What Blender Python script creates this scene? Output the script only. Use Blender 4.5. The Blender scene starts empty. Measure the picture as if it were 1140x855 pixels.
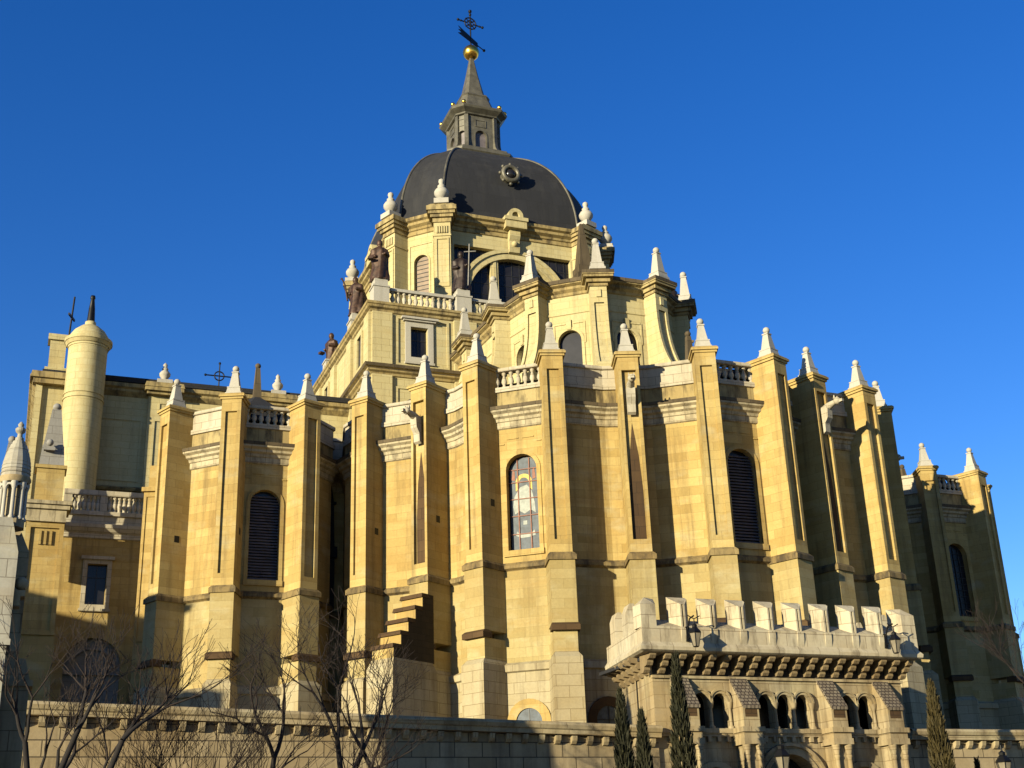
import bpy, math, random
from math import sin, cos, radians, degrees, pi, sqrt, atan2
from mathutils import Vector, Matrix
random.seed(7)
S = bpy.context.scene
COL = S.collection

# ---------------------------------------------------------------- camera
YAW, PITCH, ROLL, FPX = radians(21.5), radians(21.3), radians(2.1), 1420.0
fwd = Vector((sin(YAW)*cos(PITCH), cos(YAW)*cos(PITCH), sin(PITCH)))
rgt = Vector((cos(YAW), -sin(YAW), 0.0))
upv = rgt.cross(fwd)
R_ = cos(ROLL)*rgt - sin(ROLL)*upv
U_ = sin(ROLL)*rgt + cos(ROLL)*upv
cam_d = bpy.data.cameras.new('camera')
cam = bpy.data.objects.new('camera', cam_d); COL.objects.link(cam)
cam.matrix_world = Matrix(((R_.x, U_.x, -fwd.x, 0), (R_.y, U_.y, -fwd.y, 0), (R_.z, U_.z, -fwd.z, 0), (0, 0, 0, 1)))
cam_d.sensor_width = 36.0; cam_d.lens = FPX/1140*36.0
cam_d.clip_start = 0.1; cam_d.clip_end = 6000
S.camera = cam

# ---------------------------------------------------------------- light
SUN_AZ, SUN_EL = radians(-62), radians(10)     # azimuth from south towards west (negative = west)
sd = Vector((sin(SUN_AZ)*cos(SUN_EL), -cos(SUN_AZ)*cos(SUN_EL), sin(SUN_EL)))
w = bpy.data.worlds.new('World'); S.world = w; w.use_nodes = True
nt = w.node_tree; nt.nodes.clear()
sky = nt.nodes.new('ShaderNodeTexSky'); sky.sky_type = 'NISHITA'; sky.sun_disc = False
sky.sun_elevation = SUN_EL; sky.sun_rotation = atan2(sd.x, sd.y)
sky.air_density = 1.0; sky.dust_density = 0.0; sky.ozone_density = 3.0; sky.altitude = 600
hs = nt.nodes.new('ShaderNodeHueSaturation'); hs.inputs['Hue'].default_value = 0.52; hs.inputs['Saturation'].default_value = 1.27; hs.inputs['Value'].default_value = 1.0
bg = nt.nodes.new('ShaderNodeBackground'); bg.inputs['Strength'].default_value = 0.09
wo = nt.nodes.new('ShaderNodeOutputWorld')
nt.links.new(sky.outputs[0], hs.inputs['Color']); nt.links.new(hs.outputs[0], bg.inputs[0]); nt.links.new(bg.outputs[0], wo.inputs[0])
sl = bpy.data.lights.new('sun', 'SUN'); sl.energy = 5.0; sl.angle = radians(0.5); sl.color = (1.0, 0.89, 0.61)
so = bpy.data.objects.new('sun', sl); COL.objects.link(so)
so.rotation_euler = (-sd).to_track_quat('-Z', 'Y').to_euler(); so.location = sd*300
S.view_settings.view_transform = 'Standard'; S.view_settings.look = 'None'
S.view_settings.exposure = 1.30; S.view_settings.gamma = 1.0; S.view_settings.use_curve_mapping = False
S.cycles.diffuse_bounces = 3

# ---------------------------------------------------------------- materials
def newmat(name):
    m = bpy.data.materials.new(name); m.use_nodes = True
    t = m.node_tree; t.nodes.clear()
    out = t.nodes.new('ShaderNodeOutputMaterial'); b = t.nodes.new('ShaderNodeBsdfPrincipled')
    t.links.new(b.outputs[0], out.inputs[0])
    return m, t, b
def N(t, kind, **k):
    n = t.nodes.new(kind)
    for a, v in k.items():
        if a.startswith('i_'): n.inputs[a[2:].replace('_', ' ')].default_value = v
        else: setattr(n, a, v)
    return n
def ramp(t, fac, stops):
    r = t.nodes.new('ShaderNodeValToRGB'); e = r.color_ramp.elements
    e[0].position, e[0].color = stops[0][0], stops[0][1]
    e[1].position, e[1].color = stops[-1][0], stops[-1][1]
    for p, c in stops[1:-1]:
        x = e.new(p); x.color = c
    t.links.new(fac, r.inputs[0]); return r.outputs[0]
def g(v): return (v, v, v, 1)
def mix(t, mode, fac, a, b):
    m = t.nodes.new('ShaderNodeMix'); m.data_type = 'RGBA'; m.blend_type = mode; m.clamp_factor = True
    for sock, v in ((m.inputs[0], fac), (m.inputs[6], a), (m.inputs[7], b)):
        if hasattr(v, 'links'): t.links.new(v, sock)
        else: sock.default_value = v
    return m.outputs[2]
def noise(t, vec, scale, detail=4, rough=.55):
    n = N(t, 'ShaderNodeTexNoise'); n.inputs['Scale'].default_value = scale
    n.inputs['Detail'].default_value = detail; n.inputs['Roughness'].default_value = rough
    t.links.new(vec, n.inputs['Vector']); return n.outputs[0]
def stone(name, c1, c2, joint, bw, bh, stain=.5, patch=(.8, .72, .6), soot=(.12, .09, .06), soot_amt=.35, bump=.25, joint_w=.012, drip=(1.6, 1.6, .13), cut=(.5, .76), alt=None):
    K = .50 if name in ('lead_sheet', 'roof_slate') else .48
    c1, c2, joint, soot = [tuple(v*K for v in q) for q in (c1, c2, joint, soot)]
    m, t, b = newmat(name)
    geo = N(t, 'ShaderNodeNewGeometry'); pos = geo.outputs['Position']
    uv = N(t, 'ShaderNodeUVMap')
    br = N(t, 'ShaderNodeTexBrick'); br.offset = .5
    t.links.new(uv.outputs[0], br.inputs['Vector'])
    br.inputs['Color1'].default_value = c1+(1,); br.inputs['Color2'].default_value = c2+(1,); br.inputs['Mortar'].default_value = joint+(1,)
    br.inputs['Scale'].default_value = 1; br.inputs['Mortar Size'].default_value = joint_w; br.inputs['Mortar Smooth'].default_value = .3
    br.inputs['Brick Width'].default_value = bw; br.inputs['Row Height'].default_value = bh; br.inputs['Bias'].default_value = -.1
    col = br.outputs['Color']
    big = noise(t, pos, .35, 5, .6)
    col = mix(t, 'MULTIPLY', ramp(t, big, [(.35, g(0)), (.7, g(stain))]), col, patch+(1,))
    if alt:                                     # beds of warmer and paler stone
        ma = N(t, 'ShaderNodeMapping'); ma.inputs['Scale'].default_value = (.22, .22, 1.1); t.links.new(pos, ma.inputs[0])
        bed = noise(t, ma.outputs[0], 1.0, 4, .65)
        col = mix(t, 'MIX', ramp(t, bed, [(.48, g(0)), (.68, g(.75))]), col, tuple(v*K for v in alt)+(1,))
        mb_ = N(t, 'ShaderNodeMapping'); mb_.inputs['Location'].default_value = (31, 7, 3); mb_.inputs['Scale'].default_value = (.45, .45, .9); t.links.new(pos, mb_.inputs[0])
        col = mix(t, 'MIX', ramp(t, noise(t, mb_.outputs[0], 1.0, 5, .6), [(.55, g(0)), (.75, g(.6))]), col, (.68*K, .60*K, .36*K, 1))
    mp = N(t, 'ShaderNodeMapping'); mp.inputs['Scale'].default_value = drip; t.links.new(pos, mp.inputs[0])
    st = noise(t, mp.outputs[0], 1.0, 5, .65)
    col = mix(t, 'MIX', ramp(t, st, [(cut[0], g(0)), (cut[1], g(soot_amt))]), col, soot+(1,))
    fine = noise(t, pos, 9, 6, .7)
    col = mix(t, 'MULTIPLY', .55, col, ramp(t, fine, [(.25, g(.72)), (.75, g(1.12))]))
    t.links.new(col, b.inputs['Base Color'])
    b.inputs['Roughness'].default_value = .85; b.inputs['Specular IOR Level'].default_value = .25
    bp = N(t, 'ShaderNodeBump'); bp.inputs['Strength'].default_value = bump; bp.inputs['Distance'].default_value = .03
    h = mix(t, 'MULTIPLY', 1.0, ramp(t, fine, [(0, g(.6)), (1, g(1))]), ramp(t, br.outputs['Fac'], [(0, g(1)), (1, g(.45))]))
    t.links.new(h, bp.inputs['Height']); t.links.new(bp.outputs[0], b.inputs['Normal'])
    return m
def plain(name, c, rough=.6, metal=0.0, var=.35, scale=3, spec=.4):
    m, t, b = newmat(name)
    geo = N(t, 'ShaderNodeNewGeometry')
    f = noise(t, geo.outputs['Position'], scale, 5, .6)
    if not metal > .9: c = tuple(v*.7 for v in c)
    d = tuple(max(0, x*(1-var)) for x in c); u = tuple(min(1, x*(1+var)) for x in c)
    t.links.new(ramp(t, f, [(.3, d+(1,)), (.7, u+(1,))]), b.inputs['Base Color'])
    b.inputs['Roughness'].default_value = rough; b.inputs['Metallic'].default_value = metal
    b.inputs['Specular IOR Level'].default_value = spec
    return m
M = {}
M['gold'] = stone('golden_ashlar', (.72, .545, .215), (.53, .375, .125), (.38, .26, .09), 1.05, .44, .6, (.84, .70, .50), (.14, .09, .04), .6, joint_w=.007, cut=(.50, .74), alt=(.55, .36, .115))
M['goldlow'] = stone('pale_gold_ashlar', (.62, .505, .24), (.48, .37, .15), (.38, .29, .12), 1.15, .46, .6, (.82, .70, .50), (.17, .11, .05), .50, joint_w=.007, alt=(.52, .36, .13))
M['yellow'] = stone('pale_yellow_ashlar', (.77, .67, .37), (.70, .59, .30), (.40, .30, .12), 1.1, .46, .4, (.86, .78, .62), (.17, .12, .06), .42, joint_w=.009, alt=(.70, .56, .27))
M['white'] = stone('white_limestone', (.72, .65, .51), (.63, .56, .42), (.30, .25, .17), .9, .5, .5, (.8, .72, .58), (.10, .075, .05), .42)
M['pin'] = stone('carved_white_stone', (.64, .60, .52), (.60, .56, .47), (.54, .49, .40), 3, 3, .3, (.9, .85, .75), (.22, .18, .13), .3, .15)
M['pin2'] = stone('pale_pier_stone', (.58, .55, .47), (.50, .47, .39), (.28, .25, .2), .9, .46, .5, (.8, .72, .6), (.12, .09, .06), .5, alt=(.5, .42, .3))
M['corn'] = stone('weathered_cornice_stone', (.58, .46, .22), (.50, .38, .16), (.28, .20, .09), .9, 3, .6, (.7, .6, .45), (.06, .045, .03), .75, drip=(2.2, 2.2, .7), cut=(.46, .66))
M['cornw'] = stone('weathered_white_cornice', (.72, .63, .43), (.63, .54, .35), (.25, .19, .12), .8, 3, .6, (.7, .6, .45), (.08, .06, .04), .6, drip=(2.2, 2.2, .7), cut=(.46, .66))
M['base'] = stone('pale_plinth_stone', (.60, .52, .34), (.52, .43, .25), (.28, .21, .11), 1.15, .5, .6, (.75, .65, .48), (.10, .06, .035), .6)
M['ramp'] = stone('rough_rampart_stone', (.60, .48, .29), (.44, .34, .19), (.13, .10, .06), 1.0, .5, .7, (.6, .5, .38), (.07, .05, .035), .65, .6, .02)
M['porch'] = stone('porch_limestone', (.64, .54, .35), (.54, .44, .26), (.26, .19, .10), 1.0, .48, .65, (.70, .54, .34), (.08, .05, .028), .7, cut=(.46, .70), alt=(.52, .38, .18))
M['stain_shade'] = stone('rain_and_shade_stone', (.13, .075, .03), (.10, .055, .022), (.05, .03, .012), .9, .55, .6, (.6, .5, .4), (.04, .025, .015), .7)  # rain stains on the slabs, painted shade in the niches
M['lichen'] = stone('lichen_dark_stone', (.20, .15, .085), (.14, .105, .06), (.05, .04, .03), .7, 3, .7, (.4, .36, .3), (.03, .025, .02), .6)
M['string'] = stone('dirty_string_course', (.44, .33, .15), (.36, .26, .11), (.2, .14, .06), .9, 3, .7, (.6, .5, .36), (.05, .04, .03), .8, drip=(2.2, 2.2, .7), cut=(.42, .62))
M['corbelst'] = stone('darkened_corbel_stone', (.42, .32, .18), (.34, .25, .13), (.2, .14, .07), 3, 3, .6, (.6, .48, .34), (.06, .04, .025), .6)
M['parapetst'] = stone('bleached_parapet_stone', (.76, .68, .50), (.66, .57, .40), (.32, .25, .16), .9, .5, .6, (.80, .68, .50), (.10, .065, .035), .7, drip=(2.4, 2.4, .5), cut=(.47, .72))
M['soot_shade'] = stone('soot_and_shade_stone', (.07, .05, .03), (.05, .035, .02), (.02, .015, .01), .6, .3, .6, (.5, .4, .3), (.02, .015, .01), .7)  # soot on the stepped foot, painted parapet shade on the porch frieze
M['grey'] = stone('grey_granite', (.42, .40, .37), (.38, .36, .32), (.20, .18, .15), 1.2, .5, .4, (.8, .76, .7), (.10, .08, .06), .35)
M['lead'] = stone('lead_sheet', (.036, .037, .044), (.027, .028, .034), (.020, .020, .022), .9, 2.4, .5, (.75, .72, .66), (.085, .08, .072), .35, .12)
M['leadlight'] = plain('patinated_lead', (.115, .105, .078), .5, .25, .4, 1.5)
M['slate'] = stone('roof_slate', (.035, .035, .04), (.028, .028, .032), (.012, .012, .014), .3, .22, .4, (.8, .8, .8), (.05, .045, .04), .3)
M['glass'] = plain('dark_glass', (.016, .015, .017), .22, 0, .4, 1.2, .3)
M['louvre'] = plain('dark_louvre', (.14, .12, .125), .45, .1, .3, 2)
M['brownlouvre'] = plain('bronzed_louvre', (.13, .085, .05), .4, .2, .35, 1.5)
M['frame'] = plain('window_lead', (.03, .03, .032), .5, .3)
M['bronze'] = plain('rusted_bronze', (.060, .030, .017), .55, .35, .6, 4)
M['darkbronze'] = plain('dark_bronze', (.03, .018, .013), .5, .4, .5, 4)
M['goldleaf'] = plain('gilded_metal', (.75, .42, .07), .28, 1.0, .12, 2)
M['iron'] = plain('black_iron', (.012, .012, .013), .5, .6, .3)
M['lampglass'] = plain('frosted_lamp_glass', (.20, .17, .12), .25, 0, .2, 4)
M['tile'] = stone('scale_tiles', (.36, .30, .22), (.24, .19, .14), (.05, .035, .03), .17, .16, .4, (.7, .62, .5), (.08, .06, .05), .5, .6, .02)
M['asphalt'] = plain('asphalt', (.05, .05, .05), .9, 0, .25, 20)
M['paving'] = stone('granite_paving', (.26, .25, .23), (.22, .21, .19), (.10, .09, .08), .6, .4, .3, (.85, .83, .8), (.1, .09, .08), .3)
M['earth'] = plain('earth', (.28, .22, .14), .95, 0, .4, 2)
M['bark'] = plain('dark_bark', (.012, .008, .007), .9, 0, .5, 6)
M['twig'] = plain('brown_twigs', (.017, .009, .006), .9, 0, .4, 6)
def leafmat(name, a, b_):
    m, t, b = newmat(name); geo = N(t, 'ShaderNodeNewGeometry')
    f = noise(t, geo.outputs['Position'], 2.2, 4, .7)
    c = ramp(t, f, [(.3, a+(1,)), (.72, b_+(1,))]); t.links.new(c, b.inputs['Base Color'])
    b.inputs['Roughness'].default_value = .7; b.inputs['Specular IOR Level'].default_value = .2
    return m
M['cypress'] = leafmat('cypress_foliage', (.007, .008, .003), (.020, .018, .006))
M['cypressg'] = leafmat('golden_cypress_foliage', (.018, .015, .005), (.050, .036, .010))
M['sg_white'] = plain('white_stained_glass', (.27, .29, .26), .6, 0, .25, 5)
M['sg_blue'] = plain('blue_stained_glass', (.05, .065, .085), .6, 0, .5, 4)
M['sg_gold'] = plain('gold_stained_glass', (.50, .36, .06), .6, 0, .3, 5)
M['sg_red'] = plain('red_stained_glass', (.20, .06, .025), .6, 0, .4, 5)
M['plaster'] = plain('ochre_plaster', (.42, .32, .20), .9, 0, .15, .6)
M['rooftile'] = plain('clay_roof', (.25, .10, .05), .9, 0, .3, 3)

# ---------------------------------------------------------------- mesh helpers
class Fr:                                   # local frame: u along the wall, o outward, z up; a = facing angle from south (+ = east)
    def __init__(s, x, y, a=0.0):
        s.x, s.y = x, y; r = radians(a); s.a = a
        s.n = (sin(r), -cos(r)); s.t = (cos(r), sin(r))
    def __call__(s, u, o, z): return (s.x+s.t[0]*u+s.n[0]*o, s.y+s.t[1]*u+s.n[1]*o, z)
W0 = Fr(0, 0, 0)
class MB:
    def __init__(s): s.v = []; s.f = []; s.sm = []
    def add(s, pts, smooth=False):
        i = len(s.v); s.v += [tuple(p) for p in pts]; s.f.append(tuple(range(i, i+len(pts)))); s.sm.append(smooth)
    def grid(s, rows, smooth=True, close=False):
        n = len(rows[0]); i = len(s.v)
        for r in rows: s.v += [tuple(p) for p in r]
        for a in range(len(rows)-1):
            for b in range(n if close else n-1):
                c = (b+1) % n
                s.f.append((i+a*n+b, i+a*n+c, i+(a+1)*n+c, i+(a+1)*n+b)); s.sm.append(smooth)
    def box(s, F, u0, u1, o0, o1, z0, z1, top=(0, 0, 0)):      # top = inset (u, o) for a sloped / tapered top
        tu, to = top[0], top[1]
        b = [F(u0, o1, z0), F(u1, o1, z0), F(u1, o0, z0), F(u0, o0, z0)]
        t = [F(u0+tu, o1-to, z1), F(u1-tu, o1-to, z1), F(u1-tu, o0+to, z1), F(u0+tu, o0+to, z1)]
        i = len(s.v); s.v += b+t
        for q in ((0, 1, 5, 4), (1, 2, 6, 5), (2, 3, 7, 6), (3, 0, 4, 7), (4, 5, 6, 7), (3, 2, 1, 0)):
            s.f.append(tuple(i+k for k in q)); s.sm.append(False)
    def prism(s, F, prof, u0, u1):                              # prof: list of (o, z) closed, extruded along u
        a = [F(u0, o, z) for o, z in prof]; b = [F(u1, o, z) for o, z in prof]; n = len(prof)
        for k in range(n):
            c = (k+1) % n; s.add([a[k], b[k], b[c], a[c]])
        s.add(a[::-1]); s.add(b)
    def plate(s, F, pts, o0, o1):                               # pts: (u, z) polygon, extruded along o
        a = [F(u, o0, z) for u, z in pts]; b = [F(u, o1, z) for u, z in pts]; n = len(pts)
        for k in range(n):
            c = (k+1) % n; s.add([b[k], b[c], a[c], a[k]])
        s.add(b); s.add(a[::-1])
    def lathe(s, x, y, prof, n=14, smooth=True, rot=0.0, sx=1, sy=1):
        rows = [[(x+sx*r*cos(rot+2*pi*k/n), y+sy*r*sin(rot+2*pi*k/n), z) for k in range(n)] for r, z in prof]
        s.grid(rows, smooth, True)
        s.add(rows[-1]); s.add(rows[0][::-1])
    def ngon(s, poly, prof, smooth=False):                      # prof of (scale, z) on a plan polygon round (cx, cy)
        (cx, cy), pts = poly
        rows = [[(cx+px*k, cy+py*k, z) for px, py in pts] for k, z in prof]
        s.grid(rows, smooth, True); s.add(rows[-1]); s.add(rows[0][::-1])
    def ball(s, c, r, n=12, m=8, sz=1):
        x, y, z = c
        s.lathe(x, y, [(max(.002, r*sin(pi*k/m)), z-sz*r*cos(pi*k/m)) for k in range(m+1)], n)
    def tube(s, pts, rad, n=6, caps=True):
        rows = []; pts = [Vector(p) for p in pts]; a = None
        for i, p in enumerate(pts):
            d = (pts[min(i+1, len(pts)-1)]-pts[max(i-1, 0)]).normalized()
            if a is None: a = d.cross(Vector((0, 0, 1)) if abs(d.z) < .9 else Vector((1, 0, 0))).normalized()
            else: a = (a-d*a.dot(d)).normalized()
            b = d.cross(a)
            r = rad[i] if isinstance(rad, (list, tuple)) else rad
            rows.append([p+r*(a*cos(2*pi*k/n)+b*sin(2*pi*k/n)) for k in range(n)])
        s.grid(rows, True, True)
        if caps: s.add(rows[-1]); s.add(rows[0][::-1])
    def sweep(s, line, prof, closed=False, skip=(), ends=True):  # line: plan points left to right seen from outside; prof: (out, z)
        n = len(line)
        def nrm(i):
            a, b = line[i % n], line[(i+1) % n]; dx, dy = b[0]-a[0], b[1]-a[1]; l = sqrt(dx*dx+dy*dy); return (dy/l, -dx/l)
        mit = []
        for i in range(n):
            if not closed and i == 0: m_ = nrm(0)
            elif not closed and i == n-1: m_ = nrm(n-2)
            else:
                a, b = nrm(i-1), nrm(i); k = 1+a[0]*b[0]+a[1]*b[1]; k = max(k, .35); m_ = ((a[0]+b[0])/k, (a[1]+b[1])/k)
            mit.append(m_)
        P = [[(line[i][0]+mit[i][0]*o, line[i][1]+mit[i][1]*o, z) for o, z in prof] for i in range(n)]
        for i in range(n if closed else n-1):
            if i in skip: continue
            a, b = P[i], P[(i+1) % n]
            for k in range(len(prof)-1): s.add([a[k], b[k], b[k+1], a[k+1]])
        if ends and not closed:
            s.add(P[0][::-1] if len(prof) > 2 else P[0]*1) if len(prof) > 2 else None
            s.add(P[-1]) if len(prof) > 2 else None
    def hole(s, F, u0, u1, z0, z1, uc, hw, zs, zsp, depth, rect=False, o=0.0, seg=14):
        """wall rectangle with an arched (or rectangular) opening, and its reveal"""
        ua, ub = uc-hw, uc+hw
        arc = [(ua, zsp), (ub, zsp)] if rect else [(uc-hw*cos(pi*k/seg), zsp+hw*sin(pi*k/seg)) for k in range(seg+1)]
        s.add([F(u0, o, z0), F(ua, o, z0), F(ua, o, z1), F(u0, o, z1)])
        s.add([F(ub, o, z0), F(u1, o, z0), F(u1, o, z1), F(ub, o, z1)])
        s.add([F(ua, o, z0), F(ub, o, z0), F(ub, o, zs), F(ua, o, zs)])
        for (a, za), (b, zb) in zip(arc[:-1], arc[1:]): s.add([F(a, o, za), F(b, o, zb), F(b, o, z1), F(a, o, z1)])
        ring = [(ua, zs)]+arc+[(ub, zs)]
        for (a, za), (b, zb) in zip(ring, ring[1:]+ring[:1]): s.add([F(a, o, za), F(a, o-depth, za), F(b, o-depth, zb), F(b, o, zb)])
    def band(s, F, uc, hw, zs, zsp, wd, o0, o1, seg=14, foot=True):
        """raised architrave round an arched opening"""
        inn = [(uc-hw*cos(pi*k/seg), zsp+hw*sin(pi*k/seg)) for k in range(seg+1)]
        out = [(uc-(hw+wd)*cos(pi*k/seg), zsp+(hw+wd)*sin(pi*k/seg)) for k in range(seg+1)]
        if foot:
            inn = [(uc-hw, zs)]+inn+[(uc+hw, zs)]; out = [(uc-hw-wd, zs)]+out+[(uc+hw+wd, zs)]
        for i in range(len(inn)-1):
            a, b, c, d = inn[i], inn[i+1], out[i+1], out[i]
            s.add([F(a[0], o1, a[1]), F(b[0], o1, b[1]), F(c[0], o1, c[1]), F(d[0], o1, d[1])])
            s.add([F(d[0], o1, d[1]), F(c[0], o1, c[1]), F(c[0], o0, c[1]), F(d[0], o0, d[1])])
            s.add([F(a[0], o0, a[1]), F(b[0], o0, b[1]), F(b[0], o1, b[1]), F(a[0], o1, a[1])])
        for e in (0, -1):
            a, d = inn[e], out[e]; s.add([F(a[0], o0, a[1]), F(a[0], o1, a[1]), F(d[0], o1, d[1]), F(d[0], o0, d[1])])
    def rframe(s, F, u0, u1, z0, z1, wd, o0, o1):               # rectangular raised border
        s.box(F, u0, u0+wd, o0, o1, z0, z1); s.box(F, u1-wd, u1, o0, o1, z0, z1)
        s.box(F, u0+wd, u1-wd, o0, o1, z1-wd, z1); s.box(F, u0+wd, u1-wd, o0, o1, z0, z0+wd)
    def archfill(s, F, uc, hw, zs, zsp, o, seg=14):
        s.add([F(uc-hw, o, zs), F(uc+hw, o, zs)]+[F(uc+hw*cos(pi*k/seg), o, zsp+hw*sin(pi*k/seg)) for k in range(seg+1)])
    def leaf(s, p, d, l, wd):
        d = d.normalized(); a = d.cross(Vector((random.uniform(-1, 1), random.uniform(-1, 1), random.uniform(-1, 1)))).normalized()
        s.add([p-a*wd, p+a*wd, p+d*l+a*wd*.2, p+d*l-a*wd*.2])
    def mesh(s, name, mat, org):
        me = bpy.data.meshes.new(name)
        me.from_pydata([(x-org[0], y-org[1], z-org[2]) for x, y, z in s.v], [], s.f)
        me.materials.append(mat)
        uvl = me.uv_layers.new(name='UVMap').data
        co = s.v
        for p in me.polygons:
            p.use_smooth = s.sm[p.index]
            n = p.normal
            if abs(n.z) < .75:
                l = sqrt(n.x*n.x+n.y*n.y) or 1; tx, ty = -n.y/l, n.x/l; zs_ = 1/max(.5, l)
                for li in p.loop_indices:
                    c = co[me.loops[li].vertex_index]; uvl[li].uv = (c[0]*tx+c[1]*ty, c[2]*zs_)
            else:
                for li in p.loop_indices:
                    c = co[me.loops[li].vertex_index]; uvl[li].uv = (c[0], c[1])
        me.update(); return me
    def build(s, name, mat, parent=None, org=None):
        if isinstance(mat, str): mat = M[mat]
        xs, ys, zs = zip(*s.v); org = org or ((min(xs)+max(xs))/2, (min(ys)+max(ys))/2, min(zs))
        o = bpy.data.objects.new(name, s.mesh(name, mat, org)); COL.objects.link(o)
        wp = WP[parent.name] if parent else (0, 0, 0)
        if parent: o.parent = parent
        o.location = (org[0]-wp[0], org[1]-wp[1], org[2]-wp[2]); WP[o.name] = org
        return o
WP = {}
def tag(o, label, cat, group=None, kind=None):
    if label: o['label'] = label
    if cat: o['category'] = cat
    if group: o['group'] = group
    if kind: o['kind'] = kind
    return o
def thing(name, label, cat, loc, group=None):
    o = bpy.data.objects.new(name, None); COL.objects.link(o); o.location = loc; o.empty_display_size = .3
    WP[o.name] = tuple(loc); return tag(o, label, cat, group)
def copy_tree(o, parent, loc=None, rz=None):
    c = o.copy(); COL.objects.link(c); c.parent = parent
    if loc is not None: c.location = loc
    if rz is not None: c.rotation_euler = (0, 0, rz)
    for ch in o.children: copy_tree(ch, c)
    return c
def rel(parent, p):
    wp = WP[parent.name]; return (p[0]-wp[0], p[1]-wp[1], p[2]-wp[2])
def place(o, parent, p, a):                  # put a prototype made round the origin at plan point p facing angle a
    o.parent = parent; q = rel(parent, p); o.location = q; o.rotation_euler = (0, 0, radians(a))
    WP[o.name] = p
def seg_frame(a, b):
    dx, dy = b[0]-a[0], b[1]-a[1]
    return Fr((a[0]+b[0])/2, (a[1]+b[1])/2, degrees(atan2(dy, dx))), sqrt(dx*dx+dy*dy)

# ================================================================= GROUND
GZ = -1.7
def sheet(name, x0, x1, y0, y1, z, mat):
    m = MB(); m.add([(x0, y0, z), (x1, y0, z), (x1, y1, z), (x0, y1, z)]); return tag(m.build(name, mat), None, None, kind='structure')
sheet('ground', -1500, 1500, -1500, 2500, GZ, 'earth')
sheet('road', -200, 200, 14, 27, GZ+.004, 'asphalt')
m = MB(); m.box(W0, -200, 200, -36.5, -27, GZ, GZ+.14); tag(m.build('pavement', 'paving'), None, None, kind='structure')
m = MB(); m.box(W0, -200, 200, -14, 9, GZ, GZ+.14); tag(m.build('near_pavement', 'paving'), None, None, kind='structure')
m = MB()
for k in range(-24, 25): m.add([(k*8, 20.4, GZ+.008), (k*8+4, 20.4, GZ+.008), (k*8+4, 20.55, GZ+.008), (k*8, 20.55, GZ+.008)])
tag(m.build('road_marking', 'pin'), None, None, kind='structure')
m = MB(); m.box(W0, -60, 120, -140, -43.8, GZ, 4.0); tag(m.build('terrace', 'earth'), None, None, kind='structure')

# ================================================================= CATHEDRAL
OX, OY = 32.35, 68.2            # centre of the apse
DX, DY = 32.35, 89.1            # axis of the dome
CA = thing('cathedral', 'huge cream and golden stone church with buttressed apse and dark octagonal dome', 'church', (32.35, 75, 4.0))
def part(mb, name, mat, parent=None): return mb.build(name, mat, parent or CA)

# ---- plan of the ring of chapels
def octc(c, angs, r=4.35): return [(c[0]+r*sin(radians(a)), c[1]-r*cos(radians(a))) for a in angs]
def chap_c(a): return (OX+12.4*sin(radians(a)), OY-12.4*cos(radians(a)))
def cc(ax, k):
    t, r = {1: (1.665, 16.42), 2: (3.92, 14.75)}[abs(k)]; t = t if k > 0 else -t; a = radians(ax)
    return (OX+t*cos(a)+r*sin(a), OY+t*sin(a)-r*cos(a))
LC, RC = (11.3, 68.4), (56.35, 69.5)
ring = [(7.85, 78.5)]+octc(LC, (-112.5, -67.5, -22.5, 22.5, 67.5))+[(14.9, 68.6), (16.5, 68.6)]
winseg = {3: 'louvre'}
ring += [cc(-77, -1), cc(-77, 1), cc(-77, 2)]
winseg[len(ring)-3] = 'louvre'
for ax in (-38.5, 0, 38.5):
    i = len(ring); ring += [cc(ax, k) for k in (-2, -1, 1, 2)]; winseg[i+1] = {-38.5: 'stained', 0: 'louvre', 38.5: 'louvre'}[ax]
i = len(ring); ring += [cc(77, -2), cc(77, -1), cc(77, 1)]; winseg[i+1] = 'louvre'
ring += [(48.2, 68.8), (52.7, 68.8)]
i = len(ring); ring += octc(RC, (-67.5, -22.5, 22.5, 67.5, 112.5)); winseg[i+1] = 'leaded'
ring += [(59.8, 86)]
skip = set(winseg)
m = MB(); m.sweep(ring, [(.22, 3.5), (.22, 8.95), (.34, 9.0), (.34, 9.3), (.1, 9.42), (0, 9.45)], ends=False); part(m, 'plinth', 'base')
m = MB(); m.sweep(ring, [(0, 9.45), (0, 13.75)], ends=False); part(m, 'lower_wall', 'goldlow')
m = MB(); m.sweep(ring, [(0, 13.75), (.02, 13.78), (.16, 13.86), (.16, 14.0), (0, 14.16)], ends=False); part(m, 'string_course', 'string')
m = MB()
m.sweep(ring, [(0, 14.16), (0, 20.9)], skip=skip, ends=False)
for k in winseg:
    F, L = seg_frame(ring[k], ring[k+1]); m.hole(F, -L/2, L/2, 14.16, 20.9, 0, .78, 14.75, 18.75, .42)
part(m, 'chapel_wall', 'gold')
m = MB(); m.sweep(ring, [(0, 20.9), (.1, 20.95), (.1, 21.25), (.16, 21.28), (.2, 21.42), (.34, 21.5), (.36, 21.62), (.52, 21.72), (.55, 21.95), (.08, 22.1), (.05, 22.1)], ends=False)
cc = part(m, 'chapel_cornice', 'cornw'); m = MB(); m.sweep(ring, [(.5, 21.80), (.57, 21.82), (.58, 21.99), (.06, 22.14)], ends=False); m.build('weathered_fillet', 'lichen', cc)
m = MB(); m.sweep(ring, [(.05, 22.1), (.05, 22.85)], ends=False); part(m, 'attic_band', 'corn')
m = MB(); m.sweep(ring, [(.05, 22.85), (.16, 22.87), (.16, 23.12), (.06, 23.14)], ends=False)
m.sweep(ring, [(.06, 23.14), (.06, 23.95)], skip=skip, ends=False)
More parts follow.
